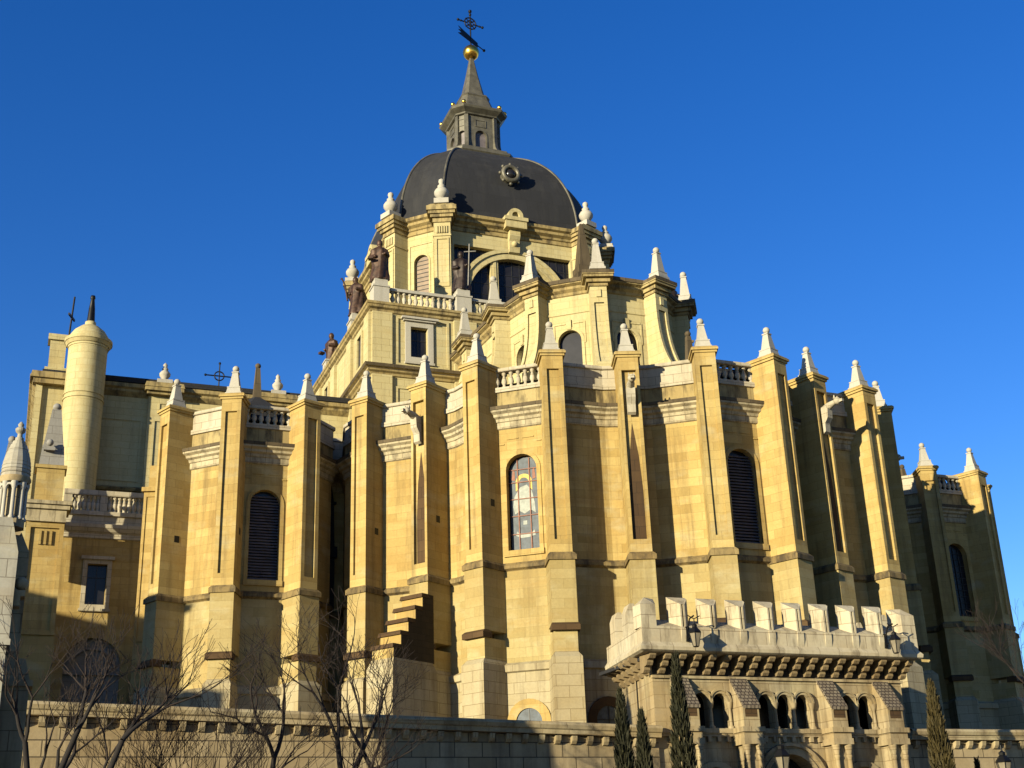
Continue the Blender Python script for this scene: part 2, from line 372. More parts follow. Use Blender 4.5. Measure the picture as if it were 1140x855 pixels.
m.sweep(ring, [(.06, 23.95), (.16, 23.97), (.16, 24.15), (-.28, 24.17), (-.28, 23.95), (.06, 23.95)], ends=False)
for k in winseg:
    F, L = seg_frame(ring[k], ring[k+1])
    m.box(F, -L/2, -L/2+.42, -.25, .06, 23.14, 23.95); m.box(F, L/2-.42, L/2, -.25, .06, 23.14, 23.95)
par = part(m, 'parapet', 'white')
# balusters
BPROF = [(.12, 0), (.12, .06), (.075, .09), (.09, .16), (.15, .30), (.12, .44), (.07, .60), (.07, .66), (.12, .70), (.12, .80)]
m = MB(); m.lathe(0, 0, BPROF, 8); bal0 = m.build('baluster', 'white')
used = [False]
def baluster(parent, p, sc=1.0):
    o = bal0 if not used[0] else bal0.copy()
    if used[0]: COL.objects.link(o)
    used[0] = True; o.parent = parent; o.location = rel(parent, p); o.scale = (sc, sc, sc)
for k in winseg:
    F, L = seg_frame(ring[k], ring[k+1]); nb = 7
    for j in range(nb): baluster(par, F((j-(nb-1)/2)*(L-1.1)/(nb-1), -.08, 23.145))
# windows of the chapels
for k, kind in winseg.items():
    F, L = seg_frame(ring[k], ring[k+1])
    m = MB(); m.band(F, 0, .78, 14.75, 18.75, .2, -.05, .05); m.box(F, -1.0, 1.0, -.05, .1, 14.45, 14.74)
    for sx in (-1, 1): m.box(F, sx*.95-.12, sx*.95+.12, -.02, .045, 20.1, 20.16); m.box(F, sx*.4-.3, sx*.4+.3, -.02, .04, 20.35, 20.41)
    wn = part(m, 'window', 'gold')
    m = MB(); m.archfill(F, 0, .79, 14.74, 18.75, -.36)
    p_ = m.build('pane', 'glass', wn)
    if kind == 'louvre':
        m = MB()
        for j in range(29):
            z = 14.8+j*.155; hw = .77 if z < 18.75 else sqrt(max(.01, .77**2-(z-18.75)**2))
            if hw > .1: m.prism(F, [(-.34, z+.12), (-.30, z+.13), (-.20, z+.02), (-.24, z+.01)], -hw, hw)
        m.build('louvre', 'louvre', wn)
    if kind == 'leaded':
        m = MB()
        for u in (-.39, 0, .39): m.box(F, u-.02, u+.02, -.35, -.30, 14.75, 19.3)
        for j in range(11): m.box(F, -.77, .77, -.35, -.31, 14.9+j*.4, 14.93+j*.4)
        m.build('glazing_bar', 'frame', wn)
    if kind == 'stained':
        def sg(pts, o, mt):
            q = MB(); q.plate(F, pts, -.35, o); q.build('coloured_glass', mt, wn)
        sg([(-.70, 14.85), (.70, 14.85), (.70, 18.75)]+[(.70*cos(t*pi/10), 18.75+.70*sin(t*pi/10)) for t in range(1, 10)]+[(-.70, 18.75)], -.345, 'sg_blue')
        sg([(-.5, 16.6), (-.25, 16.75), (0, 16.6), (.3, 16.78), (.55, 16.6), (.52, 17.1), (.40, 17.7), (.15, 18.05), (-.2, 17.95), (-.5, 17.5), (-.58, 17.0)], -.335, 'sg_white')
        sg([(-.42, 17.75)]+[(.42*-cos(t*pi/10), 18.2+.42*sin(t*pi/10)) for t in range(11)]+[(.42, 17.75), (.28, 17.9)]+[(.26*cos(t*pi/10), 18.15+.28*sin(t*pi/10)) for t in range(11)]+[(-.28, 17.9)], -.33, 'sg_gold')
        sg([(-.62, 18.35), (-.45, 18.3), (-.45, 18.75), (-.55, 18.9)], -.33, 'sg_red'); sg([(.62, 18.35), (.45, 18.3), (.45, 18.75), (.55, 18.9)], -.33, 'sg_red')
        sg([(-.1, 16.05), (.1, 16.05), (.1, 16.25), (-.1, 16.25)], -.33, 'sg_white')
        sg([(-.5, 15.55), (-.42, 15.75), (-.3, 15.62), (.3, 15.62), (.45, 15.76), (.5, 15.5), (.2, 15.42), (-.2, 15.4)], -.33, 'sg_white')
        m = MB()
        for u in (-.30, .30): m.box(F, u-.022, u+.022, -.33, -.29, 14.78, 19.4)
        for z in (15.6, 16.5, 17.35, 18.2, 18.85): m.box(F, -.78, .78, -.33, -.295, z-.02, z+.02)
        m.build('glazing_bar', 'sg_red', wn)
# crypt windows at the foot
for k in (10+1, 10+2, 10+5):
    pass
bi = [k for k, v in winseg.items() if v == 'stained'][0]
for k, u0 in ((bi, 0.0), (bi+1, .6)):
    F, L = seg_frame(ring[k], ring[k+1])
    m = MB(); m.band(F, u0, .62, 5.0, 6.7, .42, .22, .30); fr_ = part(m, 'crypt_window', 'stain_shade' if k != bi else 'gold')  # frame on the shadowed facet painted in darker stone
    m = MB(); m.archfill(F, u0, .62, 5.0, 6.7, .235); m.build('pane', 'sg_blue', fr_)
    m = MB(); m.box(F, u0-.02, u0+.02, .24, .26, 5.0, 7.3); m.box(F, u0-.6, u0+.6, .24, .26, 6.68, 6.72); m.build('glazing_bar', 'frame', fr_)
# drainpipe with pointed head in the re-entrant bay, and low doorway
F = Fr(15.72, 68.6, 0)
m = MB(); m.box(F, -.22, .22, .02, .3, 14.1, 17.1); m.box(F, -.34, .34, .02, .42, 17.1, 17.7); m.box(F, -.2, .2, .02, .28, 17.7, 20.2, (.06, .02)); m.box(F, -.28, .28, .02, .3, 20.2, 20.32); m.box(F, -.14, .14, .02, .26, 20.32, 21.3, (.13, .1))
part(m, 'drainpipe', 'iron')

# ---- roofs of the chapels
m = MB(); m.add([(x, y, 23.3) for x, y in ring]+[(59.8, 100, 23.3), (7.85, 100, 23.3)]); part(m, 'flat_roof', 'slate')
def chapel_roof(c, spike_top=28.3, apex=26.1):
    m = MB(); m.lathe(c[0], c[1], [(3.0, 23.32), (3.0, 24.35), (.3, apex)], 8, False, pi/8); r = part(m, 'chapel_roof', 'slate')
    m = MB(); m.box(Fr(*c), -.24, .24, -.24, .24, apex-.1, spike_top-.35, (.12, .12)); m.ball((c[0], c[1], spike_top-.2), .17); m.build('roof_spike', 'lichen', r)
chapel_roof(LC); chapel_roof(chap_c(-77)); chapel_roof(chap_c(0), 27.6, 25.2); chapel_roof(RC, 26.2, 24.9)

# ---- buttresses
def pinnacle_mb(h=1.68, s=1.0):
    m = MB(); F = W0
    m.box(F, -.42*s, .42*s, -.42*s, .42*s, 0, .14); m.box(F, -.38*s, .38*s, -.38*s, .38*s, .14, .42, (.05*s, .05*s)); m.box(F, -.35*s, .35*s, -.35*s, .35*s, .42, .48)
    m.box(F, -.27*s, .27*s, -.27*s, .27*s, .48, h-.36, (.125*s, .125*s)); m.box(F, -.18*s, .18*s, -.18*s, .18*s, h-.36, h-.29)
    m.lathe(0, 0, [(.1*s, h-.3), (.1*s, h-.25)], 10); m.ball((0, 0, h-.1), .18*s)
    return m
def panel_front(m, F, hw, of, z0, z1, pz0, pz1, pw, rec=.12):
    m.hole(F, -hw, hw, z0, z1, 0, pw, pz0, pz1, rec, rect=True, o=of)
    m.add([F(-pw, of-rec, pz0), F(pw, of-rec, pz0), F(pw, of-rec, pz1), F(-pw, of-rec, pz1)])
def make_buttress(back, garg=False):
    F = W0; m = MB()
    def shaft(hw, of, z0, z1, front=True):
        for q in ([(-hw, of), (-hw, -back)], [(hw, -back), (hw, of)]):
            (a, b), (c, d) = q; m.add([F(c, d, z0), F(a, b, z0), F(a, b, z1), F(c, d, z1)])
        if front: m.add([F(-hw, of, z0), F(hw, of, z0), F(hw, of, z1), F(-hw, of, z1)])
    shaft(.51, .58, 14.1, 23.98, False); panel_front(m, F, .51, .58, 14.1, 23.98, 14.75, 23.3, .30 if not garg else .36, .13 if not garg else .2)
    m.box(F, -.60, .60, -back, .64, 23.98, 24.1); m.box(F, -.67, .67, -back, .72, 24.1, 24.22); m.box(F, -.66, .66, -back, .70, 24.22, 24.3, (.06, .06))
    b = m.build('buttress', 'gold', org=(0, 0, 0))
    m = MB(); m.box(F, -.54, .54, -back, .62, 9.55, 10.5); m.box(F, -.59, .59, -back, .66, 10.84, 13.76); m.build('lower_shaft', 'goldlow', b)
    m = MB(); m.box(F, -.67, .67, -back, .74, 13.76, 14.0); m.box(F, -.67, .67, -back, .74, 14.0, 14.14, (.12, .14)); m.build('string_course', 'string', b)
    m = MB(); m.box(F, .50, .518, -.42, -.14, 16.9, 17.25); m.build('drain_hole', 'iron', b)
    m = MB(); m.box(F, -.66, .66, .2, .84, 10.5, 10.74); m.box(F, -.66, .66, .2, .84, 10.74, 10.86, (.05, .16)); m.build('offset_slab', 'stain_shade', b)
    m = MB(); m.box(F, -.68, .68, -back, .9, 3.5, 9.3); m.box(F, -.68, .68, -back, .9, 9.3, 9.56, (.16, .26)); m.build('buttress_base', 'base', b)
    p = pinnacle_mb(); p.v = [(x, y, z+24.3) for x, y, z in p.v]; p.build('pinnacle', 'pin', b)
    if garg:
        m = MB(); m.prism(F, [(.58, 20.95), (.72, 21.05), (.75, 21.5), (.95, 21.75), (1.0, 22.25), (.58, 22.3)], -.2, .2)
        m.tube([(0, -.6, 22.25), (0, -1.0, 22.4), (0, -1.35, 22.5)], [.2, .2, .13], 8); m.ball((0, -1.5, 22.52), .2); m.box(F, -.08, .08, 1.6, 1.85, 22.4, 22.55)
        for sx in (-1, 1): m.box(F, sx*.13-.04, sx*.13+.04, 1.38, 1.5, 22.64, 22.82, (.03, .04))
        m.build('gargoyle', 'white', b)
        m = MB(); m.add([F(-.31, .395, 14.78), F(.31, .395, 14.78), F(.31, .395, 17.2), F(.22, .395, 18.9), (0, -.395, 20.6), F(-.22, .395, 18.9), F(-.31, .395, 17.2)]); m.build('niche_shade', 'stain_shade', b)  # flat panel for a pointed niche, its shade put in as dark stone
    return b
bt = {}
def add_buttress(p, a, garg=False, back=1.6):
    key = (garg, back)
    if key not in bt: bt[key] = o = make_buttress(back, garg); place(o, CA, (p[0], p[1], 0), a)
    else:
        o = copy_tree(bt[key], CA, rel(CA, (p[0], p[1], 0)), radians(a)); WP[o.name] = (p[0], p[1], 0)
    return o
def ang_pt(c, a, r): return (c[0]+r*sin(radians(a)), c[1]-r*cos(radians(a)))
for a in (-67.5, -22.5, 22.5): add_buttress(ang_pt(LC, a, 5.03), a)
add_buttress(ang_pt(chap_c(-77), -54.5, 5.02), -54.5)
for ax in (-38.5, 0, 38.5):
    for da in (-22.5, 22.5): add_buttress(ang_pt(chap_c(ax), ax+da, 5.02), ax+da)
add_buttress(ang_pt(chap_c(77), 54.5, 5.02), 54.5)
for a in (-22.5, 22.5, 67.5): add_buttress(ang_pt(RC, a, 5.03), a)
for a in (-57.75, -19.25, 19.25, 57.75): add_buttress(ang_pt((OX, OY), a, 16.3), a, True, 2.4)
# stepped foot below the western gargoyle buttress
p = ang_pt((OX, OY), -57.75, 16.3); F = Fr(p[0], p[1], -57.75)
m = MB()
for j in range(5):
    z1 = 13.1-j*.66; of = 1.15+j*.52
    m.box(F, -.66, .66, .3, of, z1-.66, z1-.2)
stp = part(m, 'stepped_foot', 'gold')
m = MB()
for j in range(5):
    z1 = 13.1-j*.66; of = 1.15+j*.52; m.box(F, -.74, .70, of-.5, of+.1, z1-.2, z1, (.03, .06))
m.build('step_slab', 'stain_shade', stp)
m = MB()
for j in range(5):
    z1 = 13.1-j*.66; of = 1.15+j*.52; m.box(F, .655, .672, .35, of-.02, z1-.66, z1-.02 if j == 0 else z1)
m.build('sooty_flank', 'soot_shade', stp)
m = MB(); m.box(F, -.82, .82, .3, 3.45, 3.5, 9.35); m.box(F, -.82, .82, .3, 3.45, 9.35, 9.8, (.12, .2)); m.build('foot_block', 'base', stp)

# ---- upper apse
up = [(OX-6.0, 77.5)]+[ang_pt((OX, OY), a, 5.55) for a in (-97, -57.75, -19.25, 19.25, 57.75, 97)]+[(OX+6.0, 77.5)]
m = MB(); usk = {1, 2, 3, 4, 5}
m.sweep(up, [(0, 23.2), (0, 26.2)], ends=False); m.sweep(up, [(0, 26.2), (0, 33.0)], skip=usk, ends=False)
for k in usk:
    F, L = seg_frame(up[k], up[k+1]); m.hole(F, -L/2, L/2, 26.2, 33.0, 0, .72, 26.6, 30.0, .4)
m.sweep(up, [(0, 31.75), (.05, 31.78), (.05, 31.9), (0, 31.93)], ends=False)
part(m, 'upper_apse_wall', 'yellow')
for k in usk:
    F, L = seg_frame(up[k], up[k+1]); m = MB(); m.band(F, 0, .72, 26.6, 30.0, .18, -.05, .06)
    for sx in (-1, 1): m.box(F, sx*.95-.05, sx*.95+.05, -.02, .05, 29.8, 31.2); m.box(F, min(sx*.95, sx*.25), max(sx*.95, sx*.25), -.02, .05, 31.12, 31.2)
    m.box(F, -.14, .14, -.02, .12, 30.75, 31.4)
    wn = part(m, 'upper_window', 'yellow'); m = MB(); m.archfill(F, 0, .73, 26.55, 30.0, -.3); m.build('pane', 'glass', wn)
CORN = [(0, 32.95), (.08, 33.0), (.12, 33.15), (.3, 33.3), (.33, 33.45), (.55, 33.55), (.58, 33.8), (.15, 33.92), (-.4, 33.92)]
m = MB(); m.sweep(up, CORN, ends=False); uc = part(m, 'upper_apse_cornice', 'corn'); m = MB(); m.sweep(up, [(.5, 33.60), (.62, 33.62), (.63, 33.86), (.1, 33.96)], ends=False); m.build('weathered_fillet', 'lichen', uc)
m = MB(); m.add([(x, y, 33.88) for x, y in up]+[(OX, 77.5, 35.0)]); part(m, 'upper_apse_roof', 'slate')
def make_volute():
    F = W0; m = MB(); H = .5
    curve = [(2.75-1.95*cos(t*pi/20), 31.9-4.6*sin(t*pi/20)) for t in range(11)]
    prof = [(.8, 32.95)]+curve+[(2.75, 23.3)]
    for sgn in (-1, 1):
        side = [F(sgn*H, o, z) for o, z in prof]+[F(sgn*H, -.2, 23.3), F(sgn*H, -.2, 32.95)]
        m.add(side if sgn > 0 else side[::-1])
    for (o0, z0), (o1, z1) in zip(prof[:-1], prof[1:]):
        m.add([F(-H, o1, z1), F(-.3, o1, z1), F(-.3, o0, z0), F(-H, o0, z0)]); m.add([F(.3, o1, z1), F(H, o1, z1), F(H, o0, z0), F(.3, o0, z0)])
        if z0 > 32.2 or z1 < 24: m.add([F(-.3, o1, z1), F(.3, o1, z1), F(.3, o0, z0), F(-.3, o0, z0)])
        else:
            r = .12; m.add([F(-.3, o1-r, z1), F(.3, o1-r, z1), F(.3, o0-r, z0), F(-.3, o0-r, z0)])
            for u in (-.3, .3): m.add([F(u, o1, z1), F(u, o1-r, z1), F(u, o0-r, z0), F(u, o0, z0)])
    m.box(F, -.14, .14, .8, .88, 32.25, 32.75)
    v = m.build('volute_buttress', 'yellow', org=(0, 0, 0))
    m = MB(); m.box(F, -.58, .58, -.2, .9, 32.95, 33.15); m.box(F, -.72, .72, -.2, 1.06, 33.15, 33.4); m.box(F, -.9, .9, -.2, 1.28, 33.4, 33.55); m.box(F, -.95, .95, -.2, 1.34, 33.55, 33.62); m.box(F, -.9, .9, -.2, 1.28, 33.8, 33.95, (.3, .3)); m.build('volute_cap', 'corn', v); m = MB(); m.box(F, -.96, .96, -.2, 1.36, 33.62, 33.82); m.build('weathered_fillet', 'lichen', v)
    p = pinnacle_mb(2.15, 1.15); p.v = [(x, y-.72, z+33.95) for x, y, z in p.v]; p.build('pinnacle', 'pin', v)
    return v
v0 = make_volute(); first = True
for a in (-97, -57.75, -19.25, 19.25, 57.75, 97):
    q = ang_pt((OX, OY), a, 5.55)
    if first: place(v0, CA, (q[0], q[1], 0), a); first = False
    else: copy_tree(v0, CA, rel(CA, (q[0], q[1], 0)), radians(a))
for x, a in ((OX-6.0, -90), (OX+6.0, 90)): copy_tree(v0, CA, rel(CA, (x+(.25 if a < 0 else -.25), 74.0, 0)), radians(a))

# ---- square base of the dome
def rectline(x0, x1, y0, y1): return [(x0, y1), (x0, y0), (x1, y0), (x1, y1)]
BX0, BX1, BY0, BY1 = 20.25, 44.45, 77.0, 101.2
sq = rectline(BX0, BX1, BY0, BY1)
m = MB(); m.sweep(sq, [(0, 20), (0, 31.85)], ends=False)
m.sweep(sq, [(0, 32.6), (0, 36.5)], skip={1}, ends=False)
FS = Fr((BX0+BX1)/2, BY0, 0); wu = 23.6-FS.x
m.hole(FS, BX0-FS.x, BX1-FS.x, 32.6, 36.5, wu, .6, 33.45, 35.65, .4, rect=True)
FW = Fr(BX0, (BY0+BY1)/2, -90)      # west face: u runs towards -y ... left to right seen from outside
for u0, u1 in ((20.25, 21.65), (26.1, 27.75), (37.1, 38.7), (43.1, 44.45)):
    m.box(FS, u0-FS.x, u1-FS.x, -.1, .22, 24, 31.9); m.box(FS, u0-FS.x, u1-FS.x, -.1, .22, 32.6, 36.5)
m.rframe(FS, 21.95-FS.x, 25.75-FS.x, 32.75, 36.35, .16, -.05, .1)
for yy in (77.0, 82.0, 87.0, 92.0, 97.0, 99.9):
    u = FW.y-yy
    m.box(FW, u-1.3, u+.0, -.1, .22, 24, 31.9); m.box(FW, u-1.3, u, -.1, .22, 32.6, 36.5)
for yy in (79.9, 90):
    u = FW.y-yy; m.rframe(FW, u-.8, u+.8, 33.2, 36.0, .25, -.05, .15)
m.rframe(FS, 21.95-FS.x, 25.75-FS.x, 25, 31.2, .14, -.05, .08)
part(m, 'dome_base_wall', 'yellow')
m = MB(); m.rframe(FS, wu-1.0, wu+1.0, 33.05, 36.05, .38, -.05, .14); m.box(FS, wu-1.15, wu+1.15, -.05, .3, 36.05, 36.17); m.box(FS, wu-1.3, wu+1.3, -.05, .42, 36.17, 36.32); m.box(FS, wu-1.05, wu+1.05, -.02, .25, 32.9, 33.06)
wn = part(m, 'square_window', 'pin'); m = MB(); m.box(FS, wu-.62, wu+.62, -.34, -.3, 33.4, 35.7); m.build('pane', 'glass', wn)
m = MB(); m.box(FS, wu-.04, wu+.04, -.3, -.26, 33.45, 35.65); m.box(FS, wu-.6, wu+.6, -.3, -.265, 34.8, 34.86); m.build('glazing_bar', 'frame', wn)
for yy in (79.9, 90): m = MB(); u = FW.y-yy; m.box(FW, u-.55, u+.55, .0, .03, 33.45, 35.75); part(m, 'side_window', 'glass')
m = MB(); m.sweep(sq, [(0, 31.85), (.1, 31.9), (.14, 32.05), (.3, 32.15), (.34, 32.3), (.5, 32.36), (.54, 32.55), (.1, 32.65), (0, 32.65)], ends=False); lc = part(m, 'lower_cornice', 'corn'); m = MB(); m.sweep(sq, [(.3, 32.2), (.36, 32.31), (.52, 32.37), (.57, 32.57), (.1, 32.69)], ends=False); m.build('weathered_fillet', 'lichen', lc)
m = MB(); m.sweep(sq, [(0, 36.48), (.1, 36.55), (.12, 36.7), (.3, 36.8), (.34, 36.95), (.42, 37.0), (.44, 37.16), (.2, 37.22), (-.6, 37.22)], ends=False); part(m, 'upper_cornice', 'corn')
m = MB(); m.add([(BX0, BY0, 37.2), (BX1, BY0, 37.2), (BX1, BY1, 37.2), (BX0, BY1, 37.2)]); part(m, 'deck', 'slate')
# balustrade on the south side, with pedestals
def pedestal(x, y, top=39.12, s=.55):
    m = MB(); F = Fr(x, y, 0); m.box(F, -s, s, -s, s, 37.2, 38.5); m.box(F, -s-.06, s+.06, -s-.06, s+.06, 38.5, 38.62); m.box(F, -s+.08, s-.08, -s+.08, s-.08, 38.62, top); part(m, 'pedestal', 'pin')
for x in (20.95, 26.95, 37.75, 43.75): pedestal(x, 77.55)
pedestal(20.85, 83.6); pedestal(20.85, 91.6, 37.9)
m = MB()
for x0, x1 in ((21.63, 26.27), (27.63, 37.07), (38.43, 43.07)):
    m.box(Fr(0, 77.45), x0, x1, -.2, .2, 37.2, 37.45); m.box(Fr(0, 77.45), x0, x1, -.22, .22, 38.38, 38.6)
bs = part(m, 'balustrade', 'pin')
for x0, x1 in ((21.63, 26.27), (27.63, 37.07)):
    nb = int((x1-x0)/.42)
    for j in range(nb): baluster(bs, (x0+(j+.5)*(x1-x0)/nb, 77.45, 37.45), 1.17)

# ---- drum
h, wv = 8.2, 5.6
def octp(k): return [(-wv*k, -h*k), (wv*k, -h*k), (h*k, -wv*k), (h*k, wv*k), (wv*k, h*k), (-wv*k, h*k), (-h*k, wv*k), (-h*k, -wv*k)]
dl = [(DX+x, DY+y) for x, y in octp(1)]
dl = dl[::1]
m = MB()
big = [0, 2, 4, 6]; small = [1, 3, 5, 7]
m.sweep(dl, [(0, 37.2), (0, 40.2)], True)
m.sweep(dl, [(0, 45.3), (0, 45.9)], True)
for k in small:
    F, L = seg_frame(dl[k], dl[(k+1) % 8]); m.hole(F, -L/2, L/2, 40.2, 45.3, 0, .62, 40.9, 43.5, .4)
    m.rframe(F, -1.05, 1.05, 40.5, 45.1, .12, -.02, .06); m.band(F, 0, .62, 40.9, 43.5, .14, -.02, .05)
for k in big:      # wall over the thermal window, glazed spandrels left and right
    F, L = seg_frame(dl[k], dl[(k+1) % 8]); Rr = 4.45; n = 24
    m.box(F, -L/2, -4.75, -.6, 0, 40.2, 45.3); m.box(F, 4.75, L/2, -.6, 0, 40.2, 45.3)
    m.box(F, -4.75, 4.75, -.6, 0, 44.75, 45.3)
part(m, 'drum_wall', 'yellow')
for k in small:
    F, L = seg_frame(dl[k], dl[(k+1) % 8]); m = MB(); m.archfill(F, 0, .63, 40.85, 43.5, -.25); lw = part(m, 'drum_window', 'brownlouvre')
    m = MB()
    for j in range(9): m.box(F, -.6, .6, -.25, -.2, 41.0+j*.34, 41.04+j*.34)
    m.build('glazing_bar', 'frame', lw)
for k in big:
    F, L = seg_frame(dl[k], dl[(k+1) % 8])
    m = MB(); m.band(F, 0, 3.7, 40.2, 40.4, .78, -.6, .05, 26); m.band(F, 0, 4.2, 40.2, 40.4, .3, .04, .16, 26); m.band(F, 0, 3.7, 40.2, 40.4, .14, .04, .1, 26)
    for u in (-1.55, 1.55): m.box(F, u-.3, u+.3, -.5, -.05, 40.2, 43.85); m.box(F, u-.12, u+.12, -.05, .02, 40.2, 43.8)
    tw = part(m, 'thermal_window', 'yellow')
    m = MB(); m.box(F, -4.75, 4.75, -.5, -.44, 40.2, 44.8); m.build('pane', 'glass', tw)
    m = MB()
    for u in [x*.62 for x in range(-7, 8)]: m.box(F, u-.025, u+.025, -.44, -.4, 40.2, 44.75)
    for z in (41.1, 42, 42.9, 43.8): m.box(F, -4.7, 4.7, -.44, -.405, z-.02, z+.02)
    m.build('glazing_bar', 'frame', tw)
    m = MB(); m.prism(F, [(.05, 44.5), (.3, 44.6), (.42, 45.0), (.35, 45.5), (.6, 45.9), (.6, 46.4), (0, 46.4)], -.42, .42); m.ball(F(0, .42, 45.25), .24)
    m.box(F, -.85, .85, 0, .95, 46.4, 47.0); m.box(F, -.95, .95, 0, 1.05, 47.0, 47.3); m.band(F, 0, .3, 47.3, 47.5, .3, .0, .9, 10); m.archfill(F, 0, .32, 47.3, 47.5, .6)
    part(m, 'keystone', 'yellow')
DC = [(0, 45.85), (.1, 45.9), (.1, 46.2), (.2, 46.25), (.25, 46.4), (.5, 46.55), (.52, 46.75), (.72, 46.85), (.75, 47.1), (.5, 47.22), (-.2, 47.3)]
m = MB(); m.sweep(dl, DC, True); part(m, 'drum_cornice', 'corn')
def make_pier():
    F = W0; m = MB(); H = .62
    prof = [(1.0, 45.9), (1.0, 40.8), (1.05, 40.0), (1.18, 39.2), (1.4, 38.5), (1.5, 37.2)]
    for sgn in (-1, 1):
        sd_ = [F(sgn*H, o, z) for o, z in prof]+[F(sgn*H, -.6, 37.2), F(sgn*H, -.6, 45.9)]; m.add(sd_)
    for (o0, z0), (o1, z1) in zip(prof[:-1], prof[1:]): m.add([F(-H, o1, z1), F(H, o1, z1), F(H, o0, z0), F(-H, o0, z0)])
    m.rframe(F, -.5, .5, 40.6, 44.6, .12, .98, 1.08); m.box(F, -H-.05, H+.05, -.5, 1.08, 44.75, 44.88)
    for j in range(5): m.box(F, -.42+j*.18, -.32+j*.18, .98, 1.1, 45.0, 45.6)
    pr = m.build('drum_pier', 'yellow', org=(0, 0, 0))
    m = MB(); m.box(F, -.7, .7, -.6, 1.1, 45.9, 46.25); m.box(F, -.85, .85, -.6, 1.28, 46.25, 46.5); m.box(F, -1.0, 1.0, -.6, 1.4, 46.5, 46.75); m.box(F, -1.12, 1.12, -.6, 1.52, 46.75, 47.1); m.box(F, -1.1, 1.1, -.6, 1.5, 47.1, 47.34, (.3, .2)); m.build('pier_cap', 'corn', pr)
    m = MB(); m.box(F, -.55, .55, .35, 1.45, 47.34, 47.75); m.lathe(0, -.9, [(.2, 47.75), (.2, 47.9), (.34, 48.0), (.54, 48.3), (.56, 48.5), (.44, 48.72), (.25, 48.85), (.3, 48.95), (.3, 49.03), (.2, 49.1), (.17, 49.25), (.23, 49.4), (.2, 49.55), (.03, 49.68)], 16); m.build('urn', 'pin', pr)
    return pr
pr0 = make_pier(); fi = True
for i, (x, y) in enumerate(dl):
    a = -22.5+45*i
    if fi: place(pr0, CA, (x, y, 0), a); fi = False
    else: copy_tree(pr0, CA, rel(CA, (x, y, 0)), radians(a))

# ---- dome
rows = []; NT = 20; tmax = math.acos((2.75/8.15)**(1/.9))
hz = 9.1/sin(tmax)
prof = [(1.0, 47.3)]+[(cos(tmax*k/NT)**.9*8.15/8.2, 47.4+hz*sin(tmax*k/NT)) for k in range(NT+1)]
m = MB()
for q in range(8):
    rows = []
    for kk, z in prof:
        a, b = octp(kk)[q], octp(kk)[(q+1) % 8]
        rows.append([(DX+a[0]+(b[0]-a[0])*t/8, DY+a[1]+(b[1]-a[1])*t/8, z) for t in range(9)])
    m.grid(rows, True)
dome = part(m, 'dome', 'lead')
for q in range(8):
    m = MB(); m.tube([(DX+octp(kk)[q][0], DY+octp(kk)[q][1], z) for kk, z in prof], .10, 8); m.build('dome_rib', 'leadlight', dome)
F = Fr(DX, DY-8.0, 0)
oc = (DX+.1, DY-7.55, 51.7)
m = MB()
ringp = [[(oc[0]+(R+r*cos(b))*cos(a), oc[1]-.55+r*sin(b)*1.2, oc[2]+(R+r*cos(b))*sin(a)) for b in [2*pi*j/8 for j in range(8)]] for a in [2*pi*i/20 for i in range(21)] for R, r in ((.62, .2),)]
m.grid(ringp, True, True)
m.lathe(0, 0, [(.6, 0), (.6, 1.0)], 20)
nv = len(ringp)*8; m.v = m.v[:nv]+[(oc[0]+x, oc[1]+.6-z, oc[2]+y) for x, y, z in m.v[nv:]]
for a in range(8): m.ball((oc[0]+.86*cos(a*pi/4), oc[1]-.5, oc[2]+.86*sin(a*pi/4)), .15, 8, 6)
ocu = m.build('oculus', 'leadlight', dome)
m = MB(); m.ball((oc[0], oc[1]-.35, oc[2]), .5, 14, 8); part(m, 'oculus_pane', 'glass')

# ---- lantern
C8 = (DX, DY); P8 = (C8, octp(1.0)); kk = 2.75/8.2
m = MB()
m.ngon(P8, [(kk*.98, 56.2), (kk*1.08, 56.5), (kk*1.13, 56.65), (kk*1.13, 56.85), (kk*1.04, 57.0), (kk*1.02, 57.2), (kk*.9, 57.25)])
LR = .228
for q, (x, y) in enumerate(octp(LR)):
    a = -22.5+45*q; F = Fr(DX+x, DY+y, a)
    pf = [(.12, 60.8), (.12, 58.5), (.2, 57.9), (.42, 57.5), (.5, 57.2)]
    for sgn in (-1, 1): m.add([F(sgn*.17, o, z) for o, z in pf]+[F(sgn*.17, -.4, 57.2), F(sgn*.17, -.4, 60.8)])
    for (o0, z0), (o1, z1) in zip(pf[:-1], pf[1:]): m.add([F(-.17, o1, z1), F(.17, o1, z1), F(.17, o0, z0), F(-.17, o0, z0)])
lp = octp(LR)
for q in range(8):
    a, b = lp[q], lp[(q+1) % 8]; F, L = seg_frame((DX+a[0], DY+a[1]), (DX+b[0], DY+b[1]))
    hw = .5 if L > 2 else .38
    m.hole(F, -L/2, L/2, 57.2, 60.9, 0, hw, 57.4, 58.9, .25); m.rframe(F, -hw, hw, 59.75, 60.45, .07, -.02, .05); m.band(F, 0, hw, 57.4, 58.9, .09, -.02, .05)
m.ngon(P8, [(.235, 60.8), (.25, 60.85), (.255, 60.95), (.30, 61.25), (.31, 61.42), (.305, 61.5), (.24, 61.56)])
m.ngon(P8, [(.225, 61.5), (.22, 61.75), (.205, 61.9), (.15, 63.3), (.158, 63.4), (.15, 63.55), (.12, 63.62)])
lan = part(m, 'lantern', 'leadlight')
for q in range(8):
    a, b = lp[q], lp[(q+1) % 8]; F, L = seg_frame((DX+a[0], DY+a[1]), (DX+b[0], DY+b[1])); m = MB(); m.archfill(F, 0, .51 if L > 2 else .39, 57.3, 58.9, -.2); m.build('lantern_louvre', 'louvre', lan)
m = MB(); m.ngon(P8, [(.125, 63.55), (.112, 63.8), (.06, 66.0), (.018, 68.1)]); m.build('spire', 'leadlight', lan)
